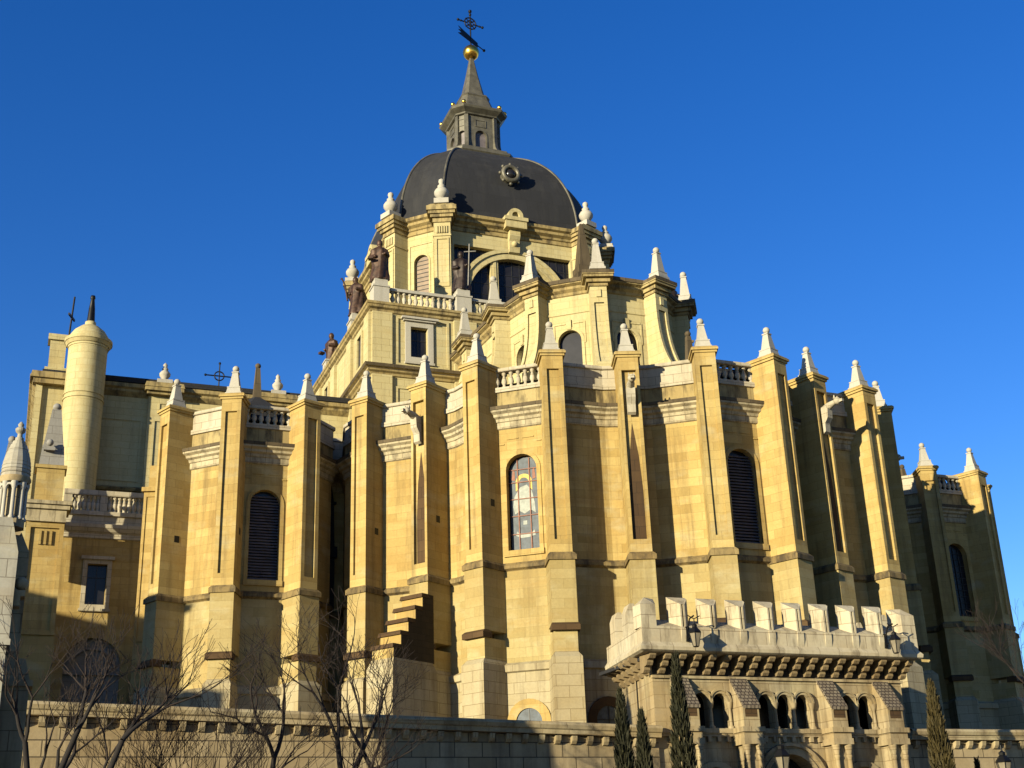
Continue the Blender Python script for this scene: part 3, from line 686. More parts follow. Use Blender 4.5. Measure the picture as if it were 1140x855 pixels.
m = MB(); m.ball((DX, DY, 68.6), .72, 20, 14); m.build('gilded_ball', 'goldleaf', lan)
for x, y in octp(.285): m = MB(); m.ball((DX+x, DY+y, 61.72), .2, 10, 8); m.build('gilded_knob', 'goldleaf', lan)
F = Fr(DX, DY, 10)
m = MB(); m.tube([(DX, DY, 69.2), (DX, DY, 73.0)], .07, 6)
for sx in (-1, 1):
    m.tube([F(sx*.3, 0, 71.75), F(sx*1.2, 0, 71.75)], .06, 6); m.ball(F(sx*1.25, 0, 71.75), .13, 8, 6); m.ball(F(sx*.95, 0, 71.75), .1, 8, 6)
m.ball((DX, DY, 73.05), .17, 8, 6); m.ball((DX, DY, 72.7), .13, 8, 6)
for R, r in ((.58, .06), (.3, .05)): m.tube([F(R*cos(t*pi/12), 0, 71.75+R*sin(t*pi/12)) for t in range(25)], r, 6)
for t in range(4): m.tube([F(.1*cos(t*pi/2+pi/4), 0, 71.75+.1*sin(t*pi/2+pi/4)), F(.66*cos(t*pi/2+pi/4), 0, 71.75+.66*sin(t*pi/2+pi/4))], .05, 6)
m.build('iron_cross', 'iron', lan)
F = Fr(DX, DY, 33)
m = MB(); m.plate(F, [(-1.75, 70.15), (-1.3, 70.05), (-1.8, 69.75), (1.0, 69.75), (1.0, 70.2), (-1.75, 70.5), (-1.3, 70.28)][::1], -.03, .03); m.tube([F(1.0, 0, 69.95), F(1.9, 0, 69.95)], .05, 6); m.ball(F(1.95, 0, 69.95), .14, 8, 6)
m.build('weather_vane', 'iron', lan)

# ---- transepts
def transept(x0, x1, west):
    ln = [(x0, 96.0), (x0, 82.4), (x1, 82.4)] if west else [(x0, 82.4), (x1, 82.4), (x1, 96.0)]
    m = MB(); m.sweep(ln, [(0, 4), (0, 30.75)], ends=False); F = Fr(0, 82.4, 0)
    px = (7.4, 15.0) if west else (50, 57.5)
    for x in px:
        m.box(F, x-.95, x+.95, -.1, .3, 20, 30.9); m.rframe(F, x-.6, x+.6, 25.2, 29.2, .14, .25, .38); m.rframe(F, x-.3, x+.3, 29.6, 30.4, .1, .25, .36)
    if west:
        m.rframe(F, 3.3, 6.2, 24.9, 29.2, .14, -.05, .06); m.rframe(F, 8.8, 13.6, 24.9, 29.2, .14, -.05, .06)
        m.box(F, -.6, 1.3, -.1, .3, 4, 30.9); m.box(F, -.6, -.2, -.1, .5, 4, 30.9)
    part(m, 'transept_wall', 'yellow')
    m = MB(); m.sweep(ln, [(0, 30.7), (.1, 30.8), (.3, 31.0), (.32, 31.15), (.5, 31.25), (.52, 31.5), (.2, 31.6), (-.5, 31.6)], ends=False)
    m.sweep(ln, [(0, 24.2), (.15, 24.25), (.25, 24.4), (.05, 24.55)], ends=False)
    for x in px: m.box(F, x-1.1, x+1.1, .2, .7, 30.85, 31.05); m.box(F, x-1.25, x+1.25, .2, .9, 31.05, 31.3); m.box(F, x-1.3, x+1.3, -.3, .95, 31.3, 31.65, (.1, .1))
    if west: m.box(F, -.8, 1.5, .2, .8, 30.85, 31.2); m.box(F, -1.0, 1.7, -.5, .95, 31.2, 31.65, (.1, .1))
    part(m, 'transept_cornice', 'corn')
    m = MB(); m.prism(Fr(0, 0, 0), [(-82.0, 31.62), (-81.95, 31.95), (-89.1, 34.2), (-96.3, 31.95), (-96.2, 31.62)], x0+.2, x1); part(m, 'transept_roof', 'slate')
    for x in px:
        m = MB(); m.box(F, x-.5, x+.5, -.4, .6, 31.65, 32.0); m.lathe(x, 82.3, [(.2, 32.0), (.16, 32.12), (.36, 32.4), (.38, 32.55), (.18, 32.8), (.22, 32.9), (.13, 33.0), (.15, 33.2), (.02, 33.35)], 12); part(m, 'urn', 'pin')
transept(-.5, BX0, True); transept(BX1, 64.5, False)
m = MB(); c0 = (11.9, 89.1)
m.tube([(c0[0], c0[1], 34.1), (c0[0], c0[1], 36.6)], .05, 6)
F = Fr(c0[0], c0[1], 0); m.tube([F(-1.0, 0, 35.5), F(1.0, 0, 35.5)], .05, 6); m.tube([F(.35*cos(t*pi/8), 0, 35.5+.35*sin(t*pi/8)) for t in range(17)], .05, 6)
for t in range(4): m.ball(F(cos(t*pi/2), 0, 35.5+sin(t*pi/2)), .1, 6, 5)
part(m, 'ridge_cross', 'iron')
# stair turret and attic on the west front
m = MB(); tx, ty = 2.35, 81.2
m.lathe(tx, ty, [(1.22, 18), (1.22, 33.3)], 32); m.lathe(tx, ty, [(1.28, 29.62), (1.28, 29.72)], 32); m.lathe(tx, ty, [(1.27, 29.95), (1.27, 30.02)], 32)
tr = part(m, 'stair_turret', 'yellow')
m = MB(); m.lathe(tx, ty, [(.26, 35.2), (.2, 36.2), (.12, 36.9), (.17, 36.95), (.14, 37.15), (.02, 37.2)], 10); m.build('turret_spike', 'iron', tr)
m = MB(); m.lathe(tx, ty, [(1.27, 33.25), (1.27, 33.4)], 32); m.lathe(tx, ty, [(1.33, 33.4), (1.46, 33.62)], 32); m.lathe(tx, ty, [(1.5, 33.62), (1.5, 33.84)], 32); m.lathe(tx, ty, [(1.3, 33.84), (1.24, 34.1), (1.0, 34.5), (.6, 34.85), (.4, 34.95)], 32); m.lathe(tx, ty, [(.36, 34.94), (.34, 35.22), (.02, 35.23)], 20); m.build('turret_cap', 'yellow', tr)
m = MB(); F = Fr(.5, 83.0, 0); m.box(F, -.7, .7, -.8, .6, 31.65, 32.3); m.box(F, -.5, .5, -.6, .4, 32.3, 34.3); m.box(F, -.65, .65, -.75, .55, 34.3, 34.7); part(m, 'attic_block', 'yellow')
m = MB(); m.tube([(1.1, 84, 34.6), (1.25, 84, 38.2)], .07, 6); m.box(Fr(1.18, 84, 70), -.6, .6, -.05, .05, 36.6, 36.75); part(m, 'front_cross', 'iron')

# ---- west aisle wall and its corner pier
m = MB(); F = Fr(4.8, 74.6, 0); KA = 1.042
def away(q): q.v = [(x*KA, y*KA, z*KA if z > 4 else z) for x, y, z in q.v]; return q
m.hole(F, -3.2, 3.1, 13.9, 19.0, -1.05, .52, 15.2, 17.55, .35, rect=True); m.hole(F, -3.2, 3.1, 3.5, 13.9, -.9, 1.5, 3.6, 11.9, .9)
part(away(m), 'aisle_wall', 'gold')
m = MB(); m.prism(F, [(0, 19.0), (.12, 19.05), (.12, 19.3), (.25, 19.4), (.4, 19.6), (.42, 19.8), (.1, 19.9), (.05, 20.35), (.2, 20.37), (.2, 20.6), (-.4, 20.6), (-.4, 19.0)], -3.2, 3.1); m.box(F, -3.2, 3.1, -.3, .16, 21.55, 21.85)
m.box(F, -1.2, -.8, -.25, .1, 20.6, 21.55); m.box(F, -3.2, -2.75, -.25, .1, 20.6, 21.55); m.box(F, 2.5, 3.1, -.25, .1, 20.6, 21.55)
ab = part(away(m), 'aisle_balustrade', 'white')
for x in [-2.6+.26*j for j in range(6)]+[-.65+.27*j for j in range(12)]: baluster(ab, tuple(c*KA for c in F(x, -.08, 20.6)), 1.18*KA)
m = MB(); m.rframe(F, -1.05-.78, -1.05+.78, 15.0, 17.8, .24, -.05, .1); m.box(F, -1.05-.9, -1.05+.9, -.05, .25, 17.8, 17.98); m.box(F, -1.05-.85, -1.05+.85, -.05, .18, 14.85, 15.0)
wn = part(away(m), 'aisle_window', 'white'); m = MB(); m.box(F, -1.6, -.5, -.3, -.26, 15.15, 17.6); away(m).build('pane', 'glass', wn)
m = MB(); m.box(F, -1.07, -1.03, -.26, -.22, 15.2, 17.55); m.box(F, -1.57, -.53, -.26, -.225, 16.8, 16.84); away(m).build('glazing_bar', 'frame', wn)
m = MB(); m.box(F, -2.5, .7, -.8, -.4, 3.5, 13.6); m.band(F, -.9, 1.2, 11.6, 11.6, .14, -.4, -.22); m.box(F, -2.4, .6, -.4, -.18, 11.4, 11.62)
for u in (-1.75, -.9, -.05): m.band(F, u, .3, 5, 9.6 if u == -.9 else 9.0, 0.1, -.4, -.3)
dr = part(away(m), 'side_portal', 'grey'); m = MB()
for u in (-1.75, -.9, -.05): m.archfill(F, u, .3, 5, 9.6 if u == -.9 else 9.0, -.38)
away(m).build('portal_glass', 'glass', dr)
m = MB(); F = Fr(.75, 73.6, 0)
m.box(F, -1.05, 1.05, -1.5, 0, 3.5, 13.2); m.box(F, -1.0, 1.0, -1.5, -.1, 13.2, 19.6); m.rframe(F, -1.0, 1.0, 13.3, 19.5, .25, -.1, .02)
for u in (-.3, -.02, .26): m.box(F, u, u+.14, -.1, .0, 18.3, 19.1)
cp = part(m, 'corner_pier', 'gold')
m = MB(); m.box(F, -1.05, 1.05, -1.5, .06, 19.6, 20.3); m.box(F, -1.2, 1.2, -1.5, .2, 20.3, 20.55); m.box(F, -1.3, 1.3, -1.5, .32, 20.55, 20.75); m.build('pier_cornice', 'cornw', cp)
m = MB(); m.box(F, -.75, .75, -1.3, 0, 20.75, 22.7); m.box(F, -.85, .85, -1.4, .1, 22.7, 22.9); m.build('pier_block', 'gold', cp)
m = MB(); m.box(F, -.68, .68, -1.2, .0, 22.9, 24.1, (.1, .1)); m.box(F, -.55, .55, -1.05, -.15, 24.1, 26.4, (.3, .25)); m.ball(F(0, -.6, 26.6), .24); m.box(F, -.5, .1, .0, .3, 23.7, 23.9); m.ball(F(-.2, .25, 24.15), .2); m.build('obelisk', 'grey', cp)
m = MB(); m.box(Fr(-1.5, 75), -.45, .45, -.45, .45, 18, 22.4); m.box(Fr(-1.5, 75), -.4, .4, -.4, .4, 22.4, 24.5, (.22, .22)); m.ball((-1.5, 75, 24.68), .22); part(m, 'rear_obelisk', 'grey')
m = MB(); F = Fr(6.4, 73.2, -20); m.box(F, -.5, .5, -1.6, .1, 3.5, 21.6); m.box(F, -.62, .62, -1.6, .25, 21.6, 21.85); m.box(F, -.3, .3, -.4, .0, 21.85, 23.2); m.rframe(F, -.45, .45, 13, 21.4, .12, .08, .16); part(m, 'engaged_pier', 'gold')
# dark obelisk on scrolls beside the drum
m = MB(); F = Fr(36.3, 76.9, 0); m.prism(F, [(.75, 37.2), (.8, 38.6), (.6, 39.2), (.75, 40.0), (.55, 40.4), (.6, 41.4), (-.6, 41.4), (-.6, 37.2)], -.75, .75); m.box(F, -.62, .62, -.6, .62, 41.4, 42.0); m.box(F, -.5, .5, -.5, .5, 42.0, 45.7, (.38, .38)); part(m, 'dark_obelisk', 'lichen')

# ================================================================= STATUES
def statue(name, label, p, face, lean=0, attr=None, mat='bronze', hgt=3.2):
    t = thing(name, label, 'statue', p, 'bronze saints standing round the foot of the dome')
    F = Fr(p[0], p[1], face); k = hgt/2.85
    m = MB(); rows = []
    for z, a, b, ox in ((0, .48, .40, 0), (.3, .46, .38, .01), (.9, .38, .32, .03), (1.35, .40, .30, .02), (1.75, .44, .30, 0), (2.1, .46, .28, -.01), (2.28, .34, .24, -.01), (2.36, .15, .15, 0), (2.45, .13, .14, .02)):
        am = 1.22 if z < 2.2 else 1.0; fo = .16 if z < 2.2 else .03
        rows.append([F(k*(a*am*cos(q)*(1+fo*sin(6*q+z*2.2))+ox+lean*z), k*(b*am*sin(q)*(1+fo*sin(5*q+z))), p[2]+k*z) for q in [2*pi*j/40 for j in range(40)]])
    m.grid(rows, True, True); m.add(rows[0][::-1]); m.add(rows[-1])
    m.ball(F(k*(lean*2.6), k*.03, p[2]+k*2.62), .2*k, 12, 9, 1.25)
    m.tube([F(-.36*k, 0, p[2]+2.12*k), F(-.5*k, .1*k, p[2]+1.6*k), F(-.2*k, .46*k, p[2]+1.55*k)], [.16*k, .14*k, .09*k], 8)
    m.tube([F(.36*k, 0, p[2]+2.12*k), F(.52*k, .08*k, p[2]+1.7*k), F(.34*k, .48*k, p[2]+1.75*k)], [.16*k, .14*k, .09*k], 8)
    m.box(F, -.45*k, .45*k, -.4*k, .42*k, p[2], p[2]+.06)
    m.tube([F(-.05, -.3*k, p[2]+2.2*k), F(.12, -.42*k, p[2]+1.3*k), F(.2, -.4*k, p[2]+.3*k)], [.22*k, .36*k, .3*k], 8)
    o = m.build('figure', mat, t)
    md = o.modifiers.new('merge', 'REMESH'); md.mode = 'VOXEL'; md.voxel_size = .055; md.use_smooth_shade = True
    if attr == 'cross':
        m = MB(); m.tube([F(.45, .5, p[2]+.3), F(.6, .5, p[2]+3.6)], .045, 6); m.tube([F(.2, .5, p[2]+2.95), F(1.05, .5, p[2]+3.02)], .045, 6); m.build('held_cross', 'grey', t)
    if attr == 'staff':
        m = MB(); m.tube([F(-.45, .5, p[2]+1.2), F(-.75, .5, p[2]+2.6), F(-1.15, .45, p[2]+3.3), F(-1.3, .4, p[2]+3.3)], .06, 6); m.build('held_staff', mat, t)
    if attr == 'book':
        m = MB(); m.box(F, -.75, -.4, .35, .75, p[2]+1.45, p[2]+1.62); m.build('held_book', mat, t)
statue('statue', 'rust brown robed statue on corner pedestal of the dome base, no cross', (20.95, 77.55, 39.12), -20, 0, 'book')
statue('statue', 'dark robed statue holding a tall thin cross before the arched dome window', (26.95, 77.55, 39.12), -15, 0, 'cross', 'darkbronze')
statue('statue', 'reddish statue raising a crooked staff against the sky left of the dome', (20.85, 83.6, 39.12), -60, -.04, 'staff')
statue('statue', 'small distant statue in profile standing on sloping cornice left of the dome', (20.85, 91.6, 37.9), -70, 0, 'book')
statue('statue', 'blackish statue half hidden behind pinnacles right of the upper apse', (43.75, 77.55, 39.12), 10, 0, None, 'darkbronze')

# ================================================================= ENTRANCE PORCH
PO = thing('entrance_porch', 'crenellated limestone porch with arcade and corbels in front of the apse', 'porch', (27.5, 44.5, GZ))
PX0, PX1, PY = 21.3, 33.5, 42.0
front = Fr(0, PY, 0); wallF = Fr(0, 42.9, 0)
pl = [(22.05, 46.7), (PX0, PY), (PX1, PY), (PX1, 46.8)]
m = MB()
m.sweep(pl, [(-.9, 7.62), (-.02, 7.66), (.1, 7.72), (.12, 7.84), (.02, 7.98), (0, 8.02), (0, 8.6), (-.6, 8.95), (-.6, 7.62)], ends=True)
part(m, 'parapet', 'parapetst', PO)
def make_merlon():
    m = MB(); F = W0
    bt_ = [F(-.1, 0, 8.57), F(.1, 0, 8.57), F(.4, -.36, 8.8), F(.4, -.5, 8.9), F(-.4, -.5, 8.9), F(-.4, -.36, 8.8)]
    tp = [F(-.1, 0, 9.45), F(.1, 0, 9.45), F(.4, -.36, 9.72), F(.4, -.5, 9.8), F(-.4, -.5, 9.8), F(-.4, -.36, 9.72)]
    # front groove: split the narrow nose in two jambs
    n = 6
    for k in range(n):
        c = (k+1) % n
        if k == 0: continue
        m.add([bt_[k], bt_[c], tp[c], tp[k]])
    m.add(tp); m.add(bt_[::-1])
    for a, b in ((-.1, -.035), (.035, .1)): m.add([F(a, 0, 8.57), F(b, 0, 8.57), F(b, 0, 9.45), F(a, 0, 9.45)])
    for a in (-.035, .035): m.add([F(a, 0, 8.57), F(a, -.25, 8.57), F(a, -.25, 9.45), F(a, 0, 9.45)])
    m.add([F(-.035, -.25, 8.57), F(.035, -.25, 8.57), F(.035, -.25, 9.45), F(-.035, -.25, 9.45)])
    m.prism(F, [(0, 8.03), (.05, 8.3), (.06, 8.55), (0, 8.57)], -.14, .14)
    return m.build('merlon', 'parapetst', org=(0, 0, 0))
mer0 = make_merlon(); fi = True
def merlon(x, y, a):
    global fi
    if fi: place(mer0, PO, (x, y, 0), a); fi = False
    else: copy_tree(mer0, PO, rel(PO, (x, y, 0)), radians(a))
for j in range(8): merlon(23.05+j*1.253, PY-.003, 0)
for X_, a, k_ in ((PX0-.003, -99, .16), (PX1+.003, 90, 0)):
    for j in range(2):
        m = MB(); F = Fr(X_+k_*(2.0+j*1.7), PY+2.0+j*1.7, a); m.box(F, -.36, .36, -.4, 0, 8.6, 9.45); m.box(F, -.36, .36, -.4, 0, 9.45, 9.75, (.0, .12)); part(m, 'merlon', 'parapetst', PO)
for x, s in ((PX0, 1), (PX1, -1)):
    m = MB(); F = Fr(x, PY, 0)
    pts = [(0, .003), (s*.62, .003), (s*.85, -.6), (s*.6, -.6), (s*.6, -.85), (-s*.003, -.62)]
    lo = [F(u, o, 8.55) for u, o in pts]; hi_ = [F(u, o, 9.4 if k in (0, 1, 5) else 9.72) for k, (u, o) in enumerate(pts)]
    for k in range(6): m.add([lo[k], lo[(k+1) % 6], hi_[(k+1) % 6], hi_[k]])
    ctr = F(s*.35, -.35, 9.72)
    for k in range(6): m.add([hi_[k], hi_[(k+1) % 6], ctr])
    part(m, 'corner_merlon', 'parapetst', PO)
# corbels
def make_corbel():
    m = MB(); m.prism(W0, [(-.1, 7.0), (.12, 7.0), (.22, 7.1), (.22, 7.2), (.42, 7.24), (.5, 7.34), (.5, 7.42), (.68, 7.46), (.78, 7.56), (.78, 7.66), (-.1, 7.66)], -.125, .125)
    return m.build('corbel', 'corbelst', org=(0, 0, 0))
co0 = make_corbel(); fc = [True]
def corbel(x, y, a):
    if fc[0]: place(co0, PO, (x, y, 0), a); fc[0] = False
    else: copy_tree(co0, PO, rel(PO, (x, y, 0)), radians(a))
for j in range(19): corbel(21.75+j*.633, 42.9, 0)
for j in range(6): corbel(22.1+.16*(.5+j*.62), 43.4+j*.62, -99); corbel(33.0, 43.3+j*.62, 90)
# wall with arcades
BAYS = [(24.35, 2), (27.55, 3), (30.8, 2)]; AW, AP = .345, .82
m = MB(); F = wallF
m.sweep([(22.7, 46.8), (22.05, 42.9)], [(0, GZ), (0, 7.66)], ends=False); m.sweep([(33.1, 42.9), (33.1, 46.8)], [(0, GZ), (0, 7.66)], ends=False)
x = 22.05
for cx, n in BAYS:
    a0 = cx-n*AP/2; m.add([F(x, 0, 5.0), F(a0, 0, 5.0), F(a0, 0, 7.66), F(x, 0, 7.66)])
    for j in range(n): m.hole(F, a0+j*AP, a0+(j+1)*AP, 5.0, 7.66, a0+(j+.5)*AP, AW, 5.06, 6.0, .35)
    x = a0+n*AP
m.add([F(x, 0, 5.0), F(33.1, 0, 5.0), F(33.1, 0, 7.66), F(x, 0, 7.66)])
m.hole(F, 22.05, 26.0, GZ, 5.0, 24.35, .75, GZ+.1, 2.9, .5); m.hole(F, 26.0, 29.1, GZ, 5.0, 27.55, 1.15, GZ+.05, 2.95, .7); m.hole(F, 29.1, 33.1, GZ, 5.0, 30.8, .75, GZ+.1, 2.9, .5)
m.box(F, 22.0, 33.15, -.05, .1, 6.84, 6.94)
part(m, 'porch_wall', 'porch', PO)
m = MB(); m.box(F, 22.06, 33.09, -.02, .012, 6.96, 7.6); part(m, 'shade_soot_frieze', 'soot_shade', PO)  # parapet shadow painted between the corbels, with some soot
m = MB()
for cx, hw in ((24.35, .75), (30.8, .75)): m.band(F, cx, hw, GZ+.1, 2.9, .22, 0, .1)
for k, (r, wd, o) in enumerate(((1.15, .16, .16), (1.31, .14, .1), (1.45, .12, .2))): m.band(F, 27.55, r, GZ+.1, 2.95, wd, 0, o, 22)
part(m, 'portal_archivolt', 'porch', PO)
m = MB()
m.add([F(22.3, -1.9, 4.9), F(32.9, -1.9, 4.9), F(32.9, -1.9, 7.6), F(22.3, -1.9, 7.6)]); m.add([F(22.3, -.3, 4.98), F(32.9, -.3, 4.98), F(32.9, -1.9, 4.98), F(22.3, -1.9, 4.98)])
for cx, hw in ((24.35, .76), (30.8, .76)): m.archfill(F, cx, hw, GZ, 2.9, -.45)
m.archfill(F, 27.55, 1.16, GZ, 2.95, -.65)
part(m, 'dark_inside_sheet', 'glass', PO)  # dark sheets put in for the unlit inside of the porch
m = MB(); m.box(F, 22.05, 33.1, -.05, .2, 4.86, 5.02); m.box(F, 22.05, 33.1, -.05, .14, 4.74, 4.86)
for j in range(26): m.box(F, 22.5+j*.4, 22.64+j*.4, -.05, .15, 4.55, 4.74)
part(m, 'sill_course', 'porch', PO)
for cx, n in BAYS:
    for j in range(n):
        ux = cx+(j-(n-1)/2)*AP; m = MB(); m.band(F, ux, AW-.03, 6.0, 6.0, .10, -.02, .12, 14, False); m.band(F, ux, AW+.065, 6.0, 6.0, .07, -.02, .17, 14, False); part(m, 'window_arch', 'porch', PO)
    for j in range(n+1):
        ux = cx+(j-n/2)*AP; m = MB(); m.lathe(ux, 42.9-.02, [(.13, 5.02), (.13, 5.1), (.07, 5.15), (.062, 5.75), (.09, 5.78), (.14, 5.95), (.15, 6.0)], 10); m.v = [(x_, y_-.03, z_) for x_, y_, z_ in m.v]; part(m, 'colonnette', 'porch', PO)
for cx in (23.1, 25.62, 29.48, 32.05):
    m = MB(); m.prism(F, [(-.05, 5.02), (.8, 5.02), (.8, 5.72), (.0, 6.82), (-.05, 6.82)], cx-.34, cx+.34); m.box(F, cx-.28, cx+.28, -.05, .66, GZ, 4.4)
    pb = part(m, 'pier_buttress', 'porch', PO)
    m = MB(); m.prism(F, [(.88, 5.68), (.9, 5.78), (.02, 6.98), (.0, 6.86)], cx-.36, cx+.36); m.build('tiled_slope', 'tile', pb)
    m = MB(); m.add([F(cx-.26, .804, 5.38), F(cx+.26, .804, 5.38), F(cx+.26, .804, 5.66), F(cx-.26, .804, 5.66)]); m.build('stained_panel', 'stain_shade', pb)
    m = MB(); m.box(F, cx-.47, cx+.47, -.05, .92, 4.84, 5.02); m.box(F, cx-.4, cx+.4, -.05, .84, 4.62, 4.84); m.box(F, cx-.44, cx+.44, -.05, .88, 4.4, 4.62); m.build('pier_capital', 'porch', pb)
    for sx in (-.27, .27): m = MB(); m.lathe(cx+sx, 42.9-.72, [(.14, GZ), (.14, GZ+.3), (.1, GZ+.36), (.095, 3.9), (.12, 3.95), (.12, 4.0), (.1, 4.05), (.16, 4.3), (.17, 4.4)], 12); m.build('column', 'porch', pb)
m = MB(); m.box(Fr(0, 0), 21.7, 33.3, -46.8, -43.0, 7.5, 7.62); part(m, 'porch_roof', 'slate', PO)
m = MB(); m.box(Fr(0, 0), 24.5, 33.2, -50.6, -46.7, 3.9, 9.8); part(m, 'shade_block', 'porch', PO)  # hidden block added behind the porch to shade a chapel buttress base

# ================================================================= RAMPART
RISE = .026
def rampart(label, line, name='rampart_wall'):
    t = thing(name, label, 'wall', (line[0][0], line[0][1], GZ))
    def lift(mm): mm.v = [(x, y, z+(max(0, 22-x)*RISE if z > 0 else 0)) for x, y, z in mm.v]; return mm
    m = MB(); m.sweep(line, [(0, GZ), (0, 4.62)], ends=False); lift(m).build('wall_face', 'ramp', t)
    m = MB(); m.sweep(line, [(-.7, 4.62), (.28, 4.66), (.3, 4.8), (.36, 4.84), (.42, 4.96), (.38, 5.05), (.1, 5.1), (-.7, 5.1)], ends=False); lift(m).build('coping', 'porch', t)
    first = None
    for a, b in zip(line[:-1], line[1:]):
        F, L = seg_frame(a, b); n = int(L/.6)
        for j in range(n):
            u = -L/2+(j+.5)*L/n
            if first is None:
                q = MB(); q.prism(Fr(0, 0), [(0, 4.33), (.1, 4.35), (.2, 4.46), (.24, 4.62), (0, 4.62)], -.095, .095); first = q.build('coping_corbel', 'porch', org=(0, 0, 0)); o = first; o.parent = t
            else: o = first.copy(); COL.objects.link(o); o.parent = t
            x, y, _ = F(u, 0, 0); o.location = (x-line[0][0], y-line[0][1], -GZ+max(0, 22-x)*RISE); o.rotation_euler = (0, 0, radians(F.a))
    return t
rampart('long stained stone rampart running left of the porch under a corbelled coping', [(-6, 42.4), (6, 42.55), (14, 42.7), (22.03, 42.75)])
rampart('short half shaded stone rampart to the right of the porch', [(33.12, 43.0), (39, 43.1), (52, 43.4)])

# ================================================================= GATE PIER AT LEFT
GP = thing('gate_pier', 'pale grey stone pier crowned by a small scaled gothic turret at left edge', 'pier', (-.9, 35, GZ))
F = Fr(-.95, 34.4, 0)
m = MB(); m.box(F, -1.0, 1.3, -1.0, .2, GZ, 4.9); m.box(F, -1.0, 1.38, -1.0, .28, 4.9, 5.05); m.box(F, -1.0, 1.3, -1.0, .2, 5.05, 5.6, (.15, .1))
m.box(F, -1.0, .98, -1.0, .05, 5.6, 8.3, (.0, .0)); m.box(F, -1.0, .98, -1.0, .05, 8.3, 9.0, (.3, .2)); m.build('pier_body', 'porch', GP)
m = MB(); F2 = Fr(-.85, 33.4, 0); m.box(F2, -.9, .58, -.9, .35, GZ, 5.7); m.box(F2, -.9, .66, -.9, .42, 5.7, 5.85); m.box(F2, -.9, .62, -.9, .3, 5.85, 8.0); m.box(F2, -.8, .62, -.9, .3, 8.0, 8.9, (.22, .12)); m.build('front_buttress', 'pin2', GP)
m = MB(); m.box(F2, .62, .78, -.3, .1, 6.7, 6.95); m.box(F2, .62, .88, -.4, .1, 6.95, 7.1); m.ball((-.08, 33.5, 7.3), .17); m.build('carved_bracket', 'porch', GP)
tc = (-.5, 33.95)
m = MB(); m.lathe(tc[0], tc[1], [(.36, 8.8), (.36, 9.0), (.26, 9.05), (.19, 9.06), (.19, 10.0)], 8, False, pi/8); m.lathe(tc[0], tc[1], [(.36, 9.98), (.40, 10.06), (.38, 10.14)], 16); m.build('turret_core', 'porch', GP)
for k in range(8):
    a = k*pi/4; m = MB(); m.lathe(tc[0]+.29*cos(a), tc[1]+.29*sin(a), [(.075, 9.0), (.075, 9.06), (.05, 9.1), (.05, 9.78), (.085, 9.9), (.09, 9.98)], 8); m.build('colonnette', 'pin', GP)
for k in range(8):
    a = (k+.5)*pi/4; m = MB(); m.band(Fr(tc[0]+.30*cos(a), tc[1]+.30*sin(a), degrees(a)+90), 0, .07, 9.8, 9.82, .05, -.04, .03, 8, False); m.build('small_arch', 'pin', GP)
m = MB(); pf = []
for j in range(11):
    f = j/11.0; r0 = .37*(1-f**2.1)+.05*f; z = 10.14+j*.1; pf += [(r0, z), (r0*.94, z+.088)]
m.lathe(tc[0], tc[1], pf+[(.07, 11.24), (.06, 11.34), (.12, 11.4), (.13, 11.48), (.06, 11.54), (.08, 11.6), (.02, 11.68)], 16, False); m.build('scaled_dome', 'pin2', GP)

# ================================================================= LAMPS
def lamp_lantern(m_i, m_g, x, y, z, s=1.0):
    m_i.lathe(x, y, [(.10*s, z), (.13*s, z+.03*s)], 6, False); m_i.lathe(x, y, [(.25*s, z+.52*s), (.27*s, z+.56*s), (.14*s, z+.72*s), (.10*s, z+.76*s), (.12*s, z+.84*s), (.03*s, z+.9*s), (.02*s, z+1.08*s)], 6, False)
    m_g.lathe(x, y, [(.12*s, z+.03*s), (.23*s, z+.52*s)], 6, False)
    for k in range(6):
        a = k*pi/3; m_i.tube([(x+.125*s*cos(a), y+.125*s*sin(a), z+.03*s), (x+.24*s*cos(a), y+.24*s*sin(a), z+.52*s)], .015*s, 4)
for x, lab in ((23.15, 'black wall lantern on the porch parapet near its left corner'), (31.95, 'black wall lantern on the porch parapet near its right corner')):
    t = thing('wall_lantern', lab, 'lantern', (x, PY-.05, 7.95), 'wall lanterns on the porch parapet')
    a, b = MB(), MB(); y = PY-.62; lamp_lantern(a, b, x, y, 7.75, .95)
    a.tube([(x, PY-.1, 8.5), (x, PY-.3, 8.85), (x, y, 8.9)], .03, 6); a.tube([(x, PY-.1, 8.15), (x, PY-.35, 8.3), (x, y+.05, 8.6)], .02, 6); a.box(Fr(x, PY), -.06, .06, .0, .1, 8.05, 8.6); a.tube([(x-.25, y, 8.9), (x, y, 8.78), (x+.25, y, 8.9)], .02, 5)
    a.build('bracket', 'iron', t); b.build('lamp_glass', 'lampglass', t)
for x, y, z, lab in ((25.15, 39.6, 3.1, 'black street lamp with large glass lantern in front of the porch arcade'), (35.2, 40.2, 2.95, 'black street lamp standing at the far right before the shaded rampart')):
    t = thing('street_lamp', lab, 'street lamp', (x, y, GZ+.14), 'street lamps along the rampart')
    a, b = MB(), MB(); lamp_lantern(a, b, x, y, z, 1.15)
    a.lathe(x, y, [(.2, GZ+.14), (.2, GZ+.5), (.12, GZ+.6), (.09, GZ+1.2), (.06, GZ+1.3), (.05, z-.3), (.09, z-.25), (.06, z-.1), (.12, z)], 10)
    a.build('lamp_post', 'iron', t); b.build('lamp_glass', 'lampglass', t)
